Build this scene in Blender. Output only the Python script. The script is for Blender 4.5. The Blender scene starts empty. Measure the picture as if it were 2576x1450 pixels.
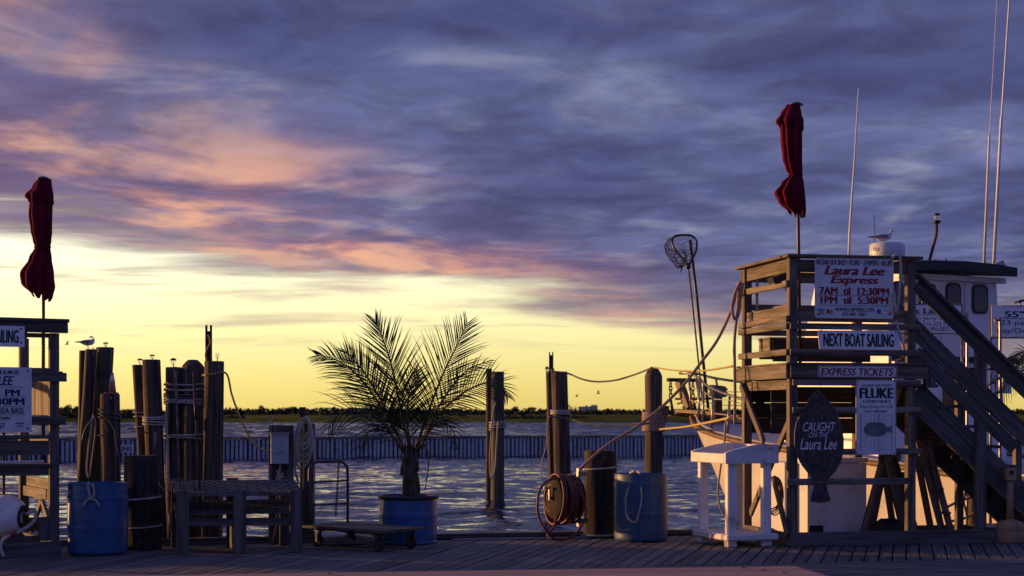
import bpy, bmesh, math, random
from mathutils import Vector, Matrix, noise
random.seed(7)
R = math.radians
sc = bpy.context.scene
C = sc.collection

# ------------------------------------------------------------------ camera
EYE = 1.62; FP = 4000.0; CX = 1288.0; HZ = 1038.0      # focal length and horizon measured in photograph pixels (2576 wide)
cam_d = bpy.data.cameras.new('camera'); cam = bpy.data.objects.new('camera', cam_d); C.objects.link(cam)
cam.location = (0, 0, EYE); cam.rotation_euler = (R(90), 0, 0)
cam_d.sensor_width = 36; cam_d.lens = 36 * FP / 2576
cam_d.shift_y = (HZ - 724.5) / 2576
cam_d.clip_end = 20000; cam_d.clip_start = .1
cam_d.dof.use_dof = True; cam_d.dof.focus_distance = 20; cam_d.dof.aperture_fstop = 3.2
sc.camera = cam

# ------------------------------------------------------------------ light
SUN_AZ, SUN_EL = 69, 5.0                                # degrees left of the view axis, above the horizon
sd = Vector((-math.sin(R(SUN_AZ)) * math.cos(R(SUN_EL)), math.cos(R(SUN_AZ)) * math.cos(R(SUN_EL)), math.sin(R(SUN_EL))))
sl = bpy.data.lights.new('sun', 'SUN'); sun = bpy.data.objects.new('sun', sl); C.objects.link(sun)
sl.energy = 5.0; sl.angle = R(1.2); sl.color = (1, .50, .17)
sun.rotation_euler = sd.to_track_quat('Z', 'Y').to_euler(); sun.location = (-30, 30, 20)
vs = sc.view_settings; vs.view_transform = 'Standard'; vs.look = 'None'; vs.exposure = 0; vs.gamma = 1; vs.use_curve_mapping = False

class NT:
    def __init__(s, tree): s.t = tree; s.n = tree.nodes; s.l = tree.links
    def node(s, typ, **kw):
        n = s.n.new(typ)
        for k, v in kw.items(): setattr(n, k, v)
        return n
    def put(s, sock, v):
        if hasattr(v, 'is_linked') or isinstance(v, bpy.types.NodeSocket): s.l.new(v, sock)
        else:
            if isinstance(v, (tuple, list)) and len(v) == 3 and sock.type == 'RGBA': v = (*v, 1)
            sock.default_value = v
    def m(s, op, a, b=0.0, c=0.0, clamp=False):
        n = s.node('ShaderNodeMath', operation=op, use_clamp=clamp)
        s.put(n.inputs[0], a); s.put(n.inputs[1], b)
        if op in ('MULTIPLY_ADD',): s.put(n.inputs[2], c)
        return n.outputs[0]
    def smooth(s, x, a, b, lo=0.0, hi=1.0):
        n = s.node('ShaderNodeMapRange', interpolation_type='SMOOTHSTEP')
        for i, v in enumerate((x, a, b, lo, hi)): s.put(n.inputs[i], v)
        return n.outputs[0]
    def mix(s, f, a, b, mode='MIX'):
        n = s.node('ShaderNodeMix', data_type='RGBA', blend_type=mode)
        s.put(n.inputs[0], f); s.put(n.inputs[6], a); s.put(n.inputs[7], b)
        return n.outputs[2]
    def noise(s, v, scale=1.0, detail=4.0, rough=.5, dist=0.0):
        n = s.node('ShaderNodeTexNoise')
        s.put(n.inputs['Vector'], v); n.inputs['Scale'].default_value = scale; n.inputs['Detail'].default_value = detail
        n.inputs['Roughness'].default_value = rough; n.inputs['Distortion'].default_value = dist
        return n.outputs['Fac']
    def comb(s, x, y, z=0.0):
        n = s.node('ShaderNodeCombineXYZ'); s.put(n.inputs[0], x); s.put(n.inputs[1], y); s.put(n.inputs[2], z); return n.outputs[0]
    def mapping(s, v, scale=(1, 1, 1), loc=(0, 0, 0), rot=(0, 0, 0)):
        n = s.node('ShaderNodeMapping'); s.put(n.inputs[0], v); n.inputs[3].default_value = scale
        n.inputs[1].default_value = loc; n.inputs[2].default_value = rot; return n.outputs[0]

w = bpy.data.worlds.new('World'); sc.world = w; w.use_nodes = True
w.node_tree.nodes.clear(); T = NT(w.node_tree)
def build_sky():
    g = T.node('ShaderNodeTexCoord').outputs['Generated']
    sx = T.node('ShaderNodeSeparateXYZ'); T.put(sx.inputs[0], g)
    dx, dy, dz = sx.outputs
    zz = T.m('MAXIMUM', dz, 0.0)
    den = T.m('ADD', zz, .02)
    px = T.m('DIVIDE', dx, den); py = T.m('DIVIDE', dy, den)
    # the cloud layer: a flat sheet overhead, its far edge a straight front that leaves the sunset side clear
    side = T.m('ADD', T.m('MULTIPLY', px, .855), T.m('MULTIPLY', T.m('SUBTRACT', py, 11.4), -.52))
    pv = T.comb(px, py, 0.0)
    rot = (0, 0, R(-24))
    n1 = T.noise(T.mapping(pv, (.52, .34, 1), (3.1, 1.7, 0), rot), 1.0, 5, .5, .5)           # big masses
    def billow(off): return T.noise(T.mapping(T.comb(T.m('ADD', px, off * sd.x), T.m('ADD', py, off * sd.y), 0.0), (1.25, 1.0, 1), (8.4, 2.2, 4), rot), 1.0, 7, .56, .45)
    n2 = billow(0.0); n2s = billow(.22)                                                       # billows, and the same a step towards the sun
    n3 = T.noise(T.mapping(pv, (.55, .24, 1), (1.3, 7.7, 2), (0, 0, R(-28))), 1.0, 6, .6, .5) # long streaks
    elev = zz
    st = T.noise(T.comb(T.m('MULTIPLY', dx, 5.0), T.m('MULTIPLY', elev, 70.0), 0.0), 1.0, 5, .6, .5)
    edge = T.m('ADD', side, T.m('MULTIPLY', T.m('SUBTRACT', n1, .5), 2.2))
    edge = T.m('ADD', edge, T.m('MULTIPLY', T.m('SUBTRACT', st, .5), 3.4))
    edge = T.m('ADD', edge, T.m('MULTIPLY', T.m('SUBTRACT', n2, .5), 1.2))
    cover = T.smooth(edge, -.75, .65)
    wisp = T.m('MULTIPLY', T.smooth(st, .50, .66), T.smooth(elev, .030, .055))
    cover = T.m('MAXIMUM', cover, T.m('MULTIPLY', wisp, .62))
    # clear sky towards the sunset
    ramp = T.node('ShaderNodeValToRGB'); cr = ramp.color_ramp
    stops = [(0, (.82, .62, .17)), (.12, (.92, .76, .26)), (.30, (1.04, .95, .48)), (.55, (1.15, 1.11, .80)), (1, (.75, .8, .78))]
    for i, (p, c) in enumerate(stops):
        e = cr.elements[i] if i < 2 else cr.elements.new(p)
        e.position = p; e.color = (*c, 1)
    T.put(ramp.inputs[0], T.m('MULTIPLY', elev, 5.5, clamp=True))
    sv = T.node('ShaderNodeVectorMath', operation='DOT_PRODUCT'); T.put(sv.inputs[0], g); sv.inputs[1].default_value = sd
    near = T.smooth(sv.outputs['Value'], .15, 1.0)
    glow = T.m('ADD', T.m('MULTIPLY', near, .38), .92)
    clear = T.mix(1.0, ramp.outputs[0], T.comb(glow, glow, glow), 'MULTIPLY')
    sky = T.node('ShaderNodeTexSky', sky_type='NISHITA', sun_disc=False, sun_elevation=R(SUN_EL), sun_rotation=R(-SUN_AZ))
    nish = T.mix(1.0, sky.outputs[0], (.008, .007, .007), 'MULTIPLY')
    clear = T.mix(1.0, clear, nish, 'ADD')
    # cloud colours: slate blue masses, paler where the billows turn to the light
    lit = T.smooth(T.m('ADD', T.m('MULTIPLY', n1, .5), T.m('MULTIPLY', n2, .5)), .36, .62)
    base = T.mix(lit, (.066, .074, .190), (.140, .158, .325))
    emb = T.m('SUBTRACT', n2, n2s)
    shine = T.m('MULTIPLY', T.smooth(emb, .01, .16), T.smooth(n1, .40, .60))
    base = T.mix(T.m('MULTIPLY', shine, .42), base, (.36, .38, .43))
    base = T.mix(T.m('MULTIPLY', T.smooth(n2, .56, .72), .22), base, (.32, .35, .42))
    # towards the front and lower down the layer turns violet and rosy grey
    viol = T.smooth(side, 3.6, .6)
    base = T.mix(T.m('MULTIPLY', viol, .42), base, (.175, .135, .235))
    n4 = T.noise(T.mapping(pv, (3.6, 2.6, 1), (2.4, 5.2, 1), rot), 1.0, 6, .6, .6)
    rip = T.smooth(n4, .30, .70, .84, 1.20)
    base = T.mix(1.0, base, T.comb(rip, rip, rip), 'MULTIPLY')
    low = T.smooth(elev, .10, .02)
    base = T.mix(T.m('MULTIPLY', low, .75), base, (.33, .255, .235))
    # underlit part of the layer: next to the front and towards the sun
    warm = T.smooth(T.m('ADD', T.m('ADD', side, T.m('MULTIPLY', T.m('MULTIPLY', dx, T.m('MULTIPLY', dy, 1.4, clamp=True)), 7.0)), T.m('MULTIPLY', T.m('SUBTRACT', n3, .5), -3.5)), 2.7, -.3)
    patch = T.smooth(T.m('ADD', T.m('MULTIPLY', n3, .6), T.m('MULTIPLY', n2, .4)), .44, .58)
    warm = T.m('MULTIPLY', warm, T.m('ADD', T.m('MULTIPLY', patch, .88), .12))
    warm = T.m('MULTIPLY', warm, T.smooth(side, -.1, .9, .45, 1.0))
    rose = T.mix(T.smooth(n2, .38, .64), (.58, .22, .23), (.92, .47, .30))
    cloud = T.mix(T.m('MULTIPLY', warm, .95), base, rose)
    thin = T.smooth(edge, 1.3, .1)
    cloud = T.mix(T.m('MULTIPLY', thin, .30), cloud, (.70, .57, .36))
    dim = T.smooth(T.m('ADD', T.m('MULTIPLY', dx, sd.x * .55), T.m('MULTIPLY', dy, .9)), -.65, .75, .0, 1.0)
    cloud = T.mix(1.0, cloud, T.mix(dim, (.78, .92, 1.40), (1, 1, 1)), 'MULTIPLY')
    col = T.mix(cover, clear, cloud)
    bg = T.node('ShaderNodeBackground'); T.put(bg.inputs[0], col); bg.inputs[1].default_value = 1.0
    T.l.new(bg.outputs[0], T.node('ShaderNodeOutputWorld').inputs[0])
build_sky()

# ------------------------------------------------------------------ helpers
def W(px, py, Y): return Vector(((px - CX) / FP * Y, Y, EYE - (py - HZ) / FP * Y))
def mpx(n, Y): return n * Y / FP
def ground(px, py): return W(px, py, FP * EYE / (py - HZ))

MATS = {}
def mat(name, col, rough=.7, col2=None, grain=(6, 6, 6), metal=0.0, bump=.0, spec=.4, lo=.35, hi=.65, detail=5, alpha=None, dirt=None, dscale=3.0, coord='Object', trans=0.0, emis=None, vary=.30):
    m = bpy.data.materials.new(name); m.use_nodes = True; nt = NT(m.node_tree)
    b = m.node_tree.nodes['Principled BSDF']
    b.inputs['Roughness'].default_value = rough; b.inputs['Metallic'].default_value = metal
    b.inputs['Specular IOR Level'].default_value = spec
    if trans: b.inputs['Transmission Weight'].default_value = trans; b.inputs['IOR'].default_value = 1.03
    tc = nt.node('ShaderNodeTexCoord').outputs[coord]
    oi = nt.node('ShaderNodeObjectInfo')
    off = nt.node('ShaderNodeVectorMath', operation='MULTIPLY_ADD')
    nt.put(off.inputs[0], nt.comb(oi.outputs['Random'], oi.outputs['Random'], oi.outputs['Random'])); off.inputs[1].default_value = (17, 31, 23); nt.put(off.inputs[2], tc)
    v = off.outputs[0]
    f = nt.noise(nt.mapping(v, grain), 1.0, detail, .6, .3)
    c = nt.mix(nt.smooth(f, lo, hi), col, col2 or tuple(x * .72 for x in col))
    tone = nt.m('ADD', nt.m('MULTIPLY', oi.outputs['Random'], vary), 1 - vary / 2)
    c = nt.mix(1.0, c, nt.comb(tone, tone, tone), 'MULTIPLY')
    if dirt:
        d = nt.noise(v, dscale, 6, .65)
        c = nt.mix(nt.smooth(d, .54, .72), c, dirt)
    nt.put(b.inputs['Base Color'], c)
    if bump:
        bn = nt.node('ShaderNodeBump'); bn.inputs['Strength'].default_value = bump; bn.inputs['Distance'].default_value = .01
        nt.put(bn.inputs['Height'], f); nt.l.new(bn.outputs[0], b.inputs['Normal'])
    if emis:
        b.inputs['Emission Color'].default_value = (*emis, 1); b.inputs['Emission Strength'].default_value = 1
    MATS[name] = m; return m

mat('timber', (.24, .19, .145), .78, (.075, .060, .048), (1.1, 16, 16), bump=.5, dirt=(.13, .10, .08), dscale=2.2)
mat('timber_grey', (.145, .128, .112), .85, (.062, .054, .047), (1.0, 18, 18), bump=.5, dirt=(.09, .08, .07))
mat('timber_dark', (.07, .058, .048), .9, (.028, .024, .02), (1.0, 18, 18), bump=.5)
mat('deck', (.155, .145, .145), .8, (.065, .061, .061), (1.2, 30, 30), bump=.6, dirt=(.10, .09, .085), dscale=1.3, vary=.6)
mat('pile', (.135, .105, .080), .9, (.024, .019, .016), (20, 20, .75), bump=.9, dirt=(.035, .028, .024), dscale=2.0)
mat('pile_green', (.13, .13, .08), .9, (.035, .036, .025), (20, 20, .75), bump=.9, dirt=(.05, .05, .03), dscale=2.0)
mat('pile_black', (.045, .038, .034), .92, (.014, .012, .011), (20, 20, .8), bump=1.0, dirt=(.12, .10, .085), dscale=4)
mat('rope', (.62, .56, .48), .9, (.34, .30, .25), (60, 60, 60), bump=.6)
mat('rope_dark', (.16, .15, .14), .9, (.08, .075, .07), (60, 60, 60), bump=.6)
mat('rope_yellow', (.62, .46, .12), .8, (.38, .27, .07), (50, 50, 50), bump=.4)
mat('rope_tan', (.42, .30, .24), .9, (.25, .17, .14), (60, 60, 60), bump=.6)
mat('white_paint', (.80, .78, .74), .55, (.70, .67, .62), (4, 4, 4), bump=.1, dirt=(.42, .36, .30), dscale=5)
mat('blue_plastic', (.024, .11, .28), .42, (.018, .085, .22), (5, 5, 5), spec=.5, dirt=(.06, .13, .24), dscale=7)
mat('blue_plastic_worn', (.038, .095, .17), .45, (.028, .072, .135), (5, 5, 5), spec=.5, dirt=(.07, .12, .18), dscale=7)
mat('black_rubber', (.016, .016, .018), .6, (.028, .027, .027), (8, 8, 8))
mat('black_plastic', (.012, .012, .014), .4, (.02, .02, .02), (8, 8, 8))
mat('steel', (.36, .35, .34), .35, (.22, .19, .16), (8, 8, 8), metal=.8)
mat('reel_black', (.030, .026, .023), .85, (.05, .038, .03), (6, 6, 6), spec=.15)
mat('steel_dark', (.10, .095, .10), .5, (.06, .045, .035), (10, 10, 10), metal=.5)
mat('rust', (.20, .09, .045), .85, (.08, .04, .025), (12, 12, 12), bump=.4)
mat('box_grey', (.42, .42, .41), .5, (.36, .36, .35), (7, 7, 7), metal=.2, dirt=(.25, .22, .19))
mat('sign_white', (.84, .84, .83), .5, (.78, .78, .78), (5, 5, 5), dirt=(.6, .58, .55), dscale=6)
mat('ink_black', (.012, .012, .014), .5, (.02, .02, .02))
mat('ink_red', (.26, .014, .018), .5, (.22, .014, .018))
mat('ink_navy', (.012, .022, .10), .5, (.012, .02, .08))
mat('ink_blue', (.03, .12, .35), .5, (.03, .11, .3))
mat('ink_gold', (.55, .32, .04), .5, (.5, .3, .04))
mat('ink_orange', (.60, .12, .02), .5)
mat('ink_white', (.80, .80, .80), .6, (.72, .72, .72))
mat('ink_grey', (.20, .20, .22), .6, (.14, .14, .15))
mat('ink_magenta', (.35, .03, .25), .5)
mat('fabric_red', (.15, .006, .024), .9, (.10, .004, .016), (9, 9, 2.5), bump=.5, spec=.08, dirt=(.22, .02, .04), dscale=4)
mat('bronze_pole', (.10, .075, .05), .4, (.07, .05, .035), metal=.5)
mat('hull_white', (.74, .70, .64), .35, (.66, .61, .55), (2, 2, 2), dirt=(.52, .46, .39), dscale=1.6)
mat('cabin_white', (.72, .72, .73), .4, (.66, .66, .67), (2, 2, 2), dirt=(.52, .50, .48), dscale=2.2)
mat('deck_grey', (.42, .41, .42), .8, (.34, .33, .34), (5, 5, 5), bump=.2)
mat('wood_trim', (.22, .12, .055), .6, (.12, .065, .03), (2, 12, 12))
mat('black_trim', (.012, .012, .015), .5, (.018, .018, .02))
mat('tinted_glass', (.05, .03, .028), .08, (.09, .045, .035), (2, 2, 2), spec=.6)
mat('clear_glass', (.92, .86, .74), .25, (.85, .78, .66), spec=.5, trans=.8)
mat('leaf', (.055, .075, .022), .6, (.03, .042, .014), (3, 3, 3), spec=.3)
mat('frond_stem', (.13, .085, .035), .7, (.09, .06, .025))
mat('husk', (.11, .085, .06), .95, (.04, .03, .022), (20, 20, 3), bump=1.0)
mat('soil', (.03, .022, .016), 1, (.015, .012, .01), (20, 20, 20), bump=.5)
mat('hose_red', (.21, .045, .03), .55, (.14, .035, .024), (6, 6, 6), dirt=(.14, .05, .035))
mat('hose_pink', (.55, .42, .38), .6, (.48, .36, .32))
mat('cone_orange', (.55, .20, .13), .7, (.48, .17, .11), (6, 6, 6), dirt=(.4, .2, .14))
mat('feather_white', (.78, .77, .75), .8, (.7, .69, .68))
mat('feather_grey', (.25, .25, .28), .8, (.20, .20, .22))
mat('feather_black', (.02, .02, .022), .7)
mat('beak', (.6, .34, .05), .5)
mat('tan_plastic', (.36, .23, .12), .6, (.31, .19, .10), (5, 5, 5), dirt=(.22, .14, .08))
mat('freezer_white', (.72, .72, .74), .4, (.68, .68, .70), (3, 3, 3), dirt=(.55, .53, .52))
mat('tarp', (.030, .027, .026), .8, (.018, .016, .016), (6, 6, 6), bump=.3)
mat('fish_dark', (.035, .027, .025), .6, (.075, .055, .048), (9, 9, 9), dirt=(.16, .14, .13), dscale=14)
mat('net_line', (.02, .022, .028), .8)
mat('bulkhead_board', (.58, .56, .56), .85, (.44, .42, .42), (6, 6, 1.5), bump=.3, dirt=(.30, .28, .28))
mat('table_top', (.44, .26, .20), .75, (.36, .21, .16), (1.0, 16, 16), bump=.3)
mat('red_paint', (.35, .03, .03), .5)
mat('tree_leaf', (.040, .048, .022), .9, (.022, .028, .014), (.3, .3, .3))
mat('tree_bark', (.06, .045, .035), .95)
mat('concrete', (.62, .60, .60), .9, (.55, .53, .53))
mat('window_dark', (.20, .20, .24), .5)
mat('reed', (.05, .060, .018), .95, (.03, .035, .012), (.2, .2, .6))

def tag(o, label=None, cat=None, group=None, kind=None):
    if label: o['label'] = label
    if cat: o['category'] = cat
    if group: o['group'] = group
    if kind: o['kind'] = kind
    return o

ORG = {}
def thing(name, label, cat, loc, group=None):
    o = bpy.data.objects.new(name, None); C.objects.link(o); o.empty_display_size = .1
    o.location = loc; ORG[o.name] = tuple(loc)
    return tag(o, label, cat, group)

class MB:
    """collects shapes in world coordinates; build() links them as one mesh object"""
    def __init__(s): s.v = []; s.f = []; s.sm = []
    def add(s, vs, fs, smooth=False):
        n = len(s.v); s.v += [Vector(v) for v in vs]
        for f in fs: s.f.append([i + n for i in f]); s.sm.append(smooth)
        return s
    def box(s, c, sx, sy, sz, ux=Vector((1, 0, 0)), uz=Vector((0, 0, 1))):
        ux = Vector(ux).normalized(); uz = Vector(uz); uz = (uz - ux * uz.dot(ux)).normalized(); uy = uz.cross(ux); c = Vector(c)
        vs = [c + ux * (sx / 2 * i) + uy * (sy / 2 * j) + uz * (sz / 2 * k) for i in (-1, 1) for j in (-1, 1) for k in (-1, 1)]
        return s.add(vs, [(0, 1, 3, 2), (4, 6, 7, 5), (0, 4, 5, 1), (2, 3, 7, 6), (0, 2, 6, 4), (1, 5, 7, 3)])
    def tube(s, pts, r, seg=8, closed=False, cap=True, flat=1.0):
        pts = [Vector(p) for p in pts]; n = len(pts)
        rr = r if isinstance(r, (list, tuple)) else [r] * n
        vs = []; prev = None
        for i, p in enumerate(pts):
            a = pts[(i - 1) % n] if (closed or i) else p; b = pts[(i + 1) % n] if (closed or i < n - 1) else p
            t = (b - a)
            t = t.normalized() if t.length > 1e-9 else Vector((0, 0, 1))
            if prev is None:
                up = Vector((0, 0, 1)) if abs(t.z) < .9 else Vector((0, 1, 0))
                e1 = t.cross(up).normalized()
            else:
                e1 = (prev - t * prev.dot(t)); e1 = e1.normalized() if e1.length > 1e-6 else t.orthogonal().normalized()
            prev = e1; e2 = t.cross(e1)
            for k in range(seg):
                an = 2 * math.pi * k / seg
                vs.append(p + e1 * (math.cos(an) * rr[i]) + e2 * (math.sin(an) * rr[i] * flat))
        fs = []
        for i in range(n if closed else n - 1):
            j = (i + 1) % n
            for k in range(seg):
                k2 = (k + 1) % seg; fs.append((i * seg + k, i * seg + k2, j * seg + k2, j * seg + k))
        s.add(vs, fs, True)
        if cap and not closed:
            base = len(s.v) - n * seg
            s.f.append([base + k for k in range(seg)][::-1]); s.sm.append(False)
            s.f.append([base + (n - 1) * seg + k for k in range(seg)]); s.sm.append(False)
        return s
    def lathe(s, c, prof, seg=24, axis=(0, 0, 1), wob=0.0, smooth=True, caps=(True, True), fn=None):
        c = Vector(c); ax = Vector(axis).normalized(); e1 = ax.orthogonal().normalized() if abs(ax.z) < .999 else Vector((1, 0, 0)); e2 = ax.cross(e1)
        vs = []
        for (r, z) in prof:
            for k in range(seg):
                a = 2 * math.pi * k / seg
                q = r * (1 + wob * noise.noise(Vector((math.cos(a) * 1.7 + c.x * 3, math.sin(a) * 1.7, z * 1.3 + c.y))))
                if fn: q = fn(q, a, z)
                vs.append(c + e1 * (q * math.cos(a)) + e2 * (q * math.sin(a)) + ax * z)
        fs = []; n = len(prof)
        for i in range(n - 1):
            for k in range(seg):
                k2 = (k + 1) % seg; fs.append((i * seg + k, i * seg + k2, (i + 1) * seg + k2, (i + 1) * seg + k))
        s.add(vs, fs, smooth)
        base = len(s.v) - n * seg
        if caps[0]: s.f.append([base + k for k in range(seg)][::-1]); s.sm.append(False)
        if caps[1]: s.f.append([base + (n - 1) * seg + k for k in range(seg)]); s.sm.append(False)
        return s
    def loft(s, secs, seg=12):
        """secs: (centre, e1*ra, e2*rb) vectors"""
        vs = []
        for (c, a, b) in secs:
            for k in range(seg):
                t = 2 * math.pi * k / seg; vs.append(Vector(c) + Vector(a) * math.cos(t) + Vector(b) * math.sin(t))
        n = len(secs); fs = []
        for i in range(n - 1):
            for k in range(seg):
                k2 = (k + 1) % seg; fs.append((i * seg + k, i * seg + k2, (i + 1) * seg + k2, (i + 1) * seg + k))
        fs.append(tuple(range(seg))[::-1]); fs.append(tuple((n - 1) * seg + k for k in range(seg)))
        return s.add(vs, fs, True)
    def prism(s, poly, d):
        """poly: world points of a planar outline, d: thickness vector"""
        n = len(poly); p = [Vector(q) for q in poly]; d = Vector(d)
        fs = [tuple(range(n)), tuple(range(2 * n - 1, n - 1, -1))] + [(i, i + n, (i + 1) % n + n, (i + 1) % n) for i in range(n)]
        return s.add(p + [q + d for q in p], fs)
    def build(s, name, m, parent=None, loc=None):
        o0 = Vector(ORG[parent.name]) if parent is not None else Vector(loc if loc is not None else (0, 0, 0))
        me = bpy.data.meshes.new(name)
        me.from_pydata([tuple(v - o0) for v in s.v], [], s.f)
        me.polygons.foreach_set('use_smooth', s.sm)
        bm = bmesh.new(); bm.from_mesh(me); bmesh.ops.recalc_face_normals(bm, faces=bm.faces); bm.to_mesh(me); bm.free()
        me.materials.append(MATS[m]); me.update()
        o = bpy.data.objects.new(name, me); C.objects.link(o); ORG[o.name] = tuple(o0)
        if parent is not None: o.parent = parent
        else: o.location = o0
        return o

BEAMS = {}
def beam_mesh(L, wd, h, m, bev=.005, key=None):
    k = (round(L, 3), round(wd, 3), round(h, 3), m)
    if k in BEAMS: return BEAMS[k]
    bm = bmesh.new(); bmesh.ops.create_cube(bm, size=1)
    for v in bm.verts: v.co = Vector((v.co.x * L + L / 2, v.co.y * wd, v.co.z * h))
    bmesh.ops.bevel(bm, geom=list(bm.edges), offset=min(bev, wd * .2, h * .2), segments=1, affect='EDGES')
    me = bpy.data.meshes.new('beam'); bm.to_mesh(me); bm.free(); me.materials.append(MATS[m]); BEAMS[k] = me
    return me
def frame_m(p, ex, up):
    ex = Vector(ex).normalized(); up = Vector(up); ez = up - ex * up.dot(ex)
    if ez.length < 1e-4: ez = ex.orthogonal()
    ez.normalize(); ey = ez.cross(ex)
    m = Matrix((ex, ey, ez)).transposed().to_4x4(); m.translation = Vector(p); return m
def beam(name, p0, p1, wd, h, m, parent=None, up=(0, 0, 1), bev=.005):
    """a squared timber from p0 to p1, wd across and h along 'up'"""
    p0 = Vector(p0); p1 = Vector(p1); d = p1 - p0
    me = beam_mesh(d.length, wd, h, m, bev)
    mt = frame_m(p0, d, up)
    o = bpy.data.objects.new(name, me); C.objects.link(o); ORG[o.name] = tuple(p0)
    if parent is not None:
        o.parent = parent; mt.translation = p0 - Vector(ORG[parent.name]); o.matrix_local = mt
    else: o.matrix_local = mt
    return o

def catmull(pts, n=8):
    pts = [Vector(p) for p in pts]; P = [pts[0] * 2 - pts[1]] + pts + [pts[-1] * 2 - pts[-2]]; out = []
    for i in range(1, len(P) - 2):
        a, b, c, d = P[i - 1:i + 3]
        for k in range(n):
            t = k / n
            out.append(.5 * ((2 * b) + (c - a) * t + (2 * a - 5 * b + 4 * c - d) * t * t + (3 * b - a - 3 * c + d) * t ** 3))
    out.append(pts[-1]); return out
def sag(a, b, dz, n=20):
    a = Vector(a); b = Vector(b)
    return [a.lerp(b, i / n) - Vector((0, 0, dz * 4 * (i / n) * (1 - i / n))) for i in range(n + 1)]
def ring(c, r, n=28, tilt=(0, 0), wob=.0):
    c = Vector(c)
    return [c + Vector((math.cos(2 * math.pi * k / n) * r, math.sin(2 * math.pi * k / n) * r, tilt[0] * math.cos(2 * math.pi * k / n) * r + tilt[1] * math.sin(2 * math.pi * k / n) * r + wob * math.sin(6.3 * k / n * 3))) for k in range(n)]
def helix(c, r, z0, z1, turns, n=22, slope=0.0):
    c = Vector(c); N = int(turns * n); out = []
    for k in range(N + 1):
        a = 2 * math.pi * k / n; out.append(Vector((c.x + math.cos(a) * r, c.y + math.sin(a) * r, z0 + (z1 - z0) * k / N + slope * math.cos(a) * r)))
    return out

def text_mesh(s, bold=0.0, shear=0.0, m='ink_black', align='CENTER', spacing=1.0):
    cu = bpy.data.curves.new('lettering', 'FONT'); cu.body = s; cu.size = 1; cu.align_x = align; cu.shear = shear; cu.resolution_u = 3; cu.space_character = spacing
    ob = bpy.data.objects.new('lettering_curve', cu)
    me0 = ob.to_mesh()
    me = bpy.data.meshes.new('lettering')
    V = [v.co.copy() for v in me0.vertices]; Fc = [tuple(p.vertices) for p in me0.polygons]; n = len(V); vs = []; fs = []
    sh = [(0, 0)] if bold <= .006 else [(-bold, 0), (0, bold * .35), (bold, 0)]
    for i, (x_, y_) in enumerate(sh):
        vs += [(v.x + x_, v.y + y_, i * .0004) for v in V]; fs += [tuple(q + i * n for q in f) for f in Fc]
    me.from_pydata(vs, [], fs)
    ob.to_mesh_clear(); bpy.data.objects.remove(ob); bpy.data.curves.remove(cu)
    me.materials.append(MATS[m]); return me

class Frame:
    """a vertical plane standing in the place: origin on the deck, u along it, v behind it"""
    def __init__(s, O, yaw):
        s.O = Vector((O[0], O[1], 0)); s.u = Vector((math.cos(R(yaw)), math.sin(R(yaw)), 0)); s.v = Vector((-math.sin(R(yaw)), math.cos(R(yaw)), 0))
    def P(s, a, b, z): return s.O + s.u * a + s.v * b + Vector((0, 0, z))
    def hit(s, px, py, off=0.0):
        o = s.O + s.v * off; a = (px - CX) / FP
        t = (a * o.y - o.x) / (s.u.x - a * s.u.y); Y = o.y + s.u.y * t
        return t, EYE - (py - HZ) / FP * Y
    def at(s, px, py, off=0.0):
        t, z = s.hit(px, py, off); return s.P(t, off, z)

def lettering(fr, box, off, s, parent, m='ink_black', bold=.015, shear=0.0, align='CENTER', spacing=1.0):
    me = text_mesh(s, bold, shear, m, align, spacing)
    x0, y0, x1, y1 = box
    a0, zt = fr.hit(x0, y0, off); a1, zb = fr.hit(x1, y1, off)
    zt2 = fr.hit((x0 + x1) / 2, y0, off)[1]; zb2 = fr.hit((x0 + x1) / 2, y1, off)[1]
    xs = [v.co.x for v in me.vertices]; ys = [v.co.y for v in me.vertices]
    bx0, bx1, by0, by1 = min(xs), max(xs), min(ys), max(ys)
    for v in me.vertices:
        v.co = Vector(((v.co.x - (bx0 + bx1) / 2) / (bx1 - bx0) * (a1 - a0), (v.co.y - (by0 + by1) / 2) / (by1 - by0) * (zt2 - zb2), v.co.z))
    o = bpy.data.objects.new('lettering', me); C.objects.link(o); o.parent = parent
    mt = Matrix((fr.u, Vector((0, 0, 1)), -fr.v)).transposed().to_4x4(); mt.translation = fr.P((a0 + a1) / 2, off, (zt2 + zb2) / 2) - Vector(ORG[parent.name])
    o.matrix_local = mt
    return o

def board(fr, box, off, th, name, m, label=None, cat=None, group=None, parent=None, corner=.0):
    """a flat panel on the plane, its front face at 'off'"""
    x0, y0, x1, y1 = box
    p = [fr.at(x0, y0, off), fr.at(x1, y0, off), fr.at(x1, y1, off), fr.at(x0, y1, off)]
    zt = (p[0].z + p[1].z) / 2; zb = (p[2].z + p[3].z) / 2
    p[0].z = p[1].z = zt; p[2].z = p[3].z = zb
    if corner:
        q = []
        for i in range(4):
            a, b, c = p[i - 1], p[i], p[(i + 1) % 4]
            q += [b + (a - b).normalized() * corner, b + (a - b).normalized() * corner * .3 + (c - b).normalized() * corner * .3, b + (c - b).normalized() * corner]
        p = q
    loc = (p[0] + p[len(p) // 2]) / 2
    mb = MB(); mb.prism(p, fr.v * th)
    o = mb.build(name, m, parent, None if parent is not None else loc)
    if label: tag(o, label, cat, group)
    return o

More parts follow.
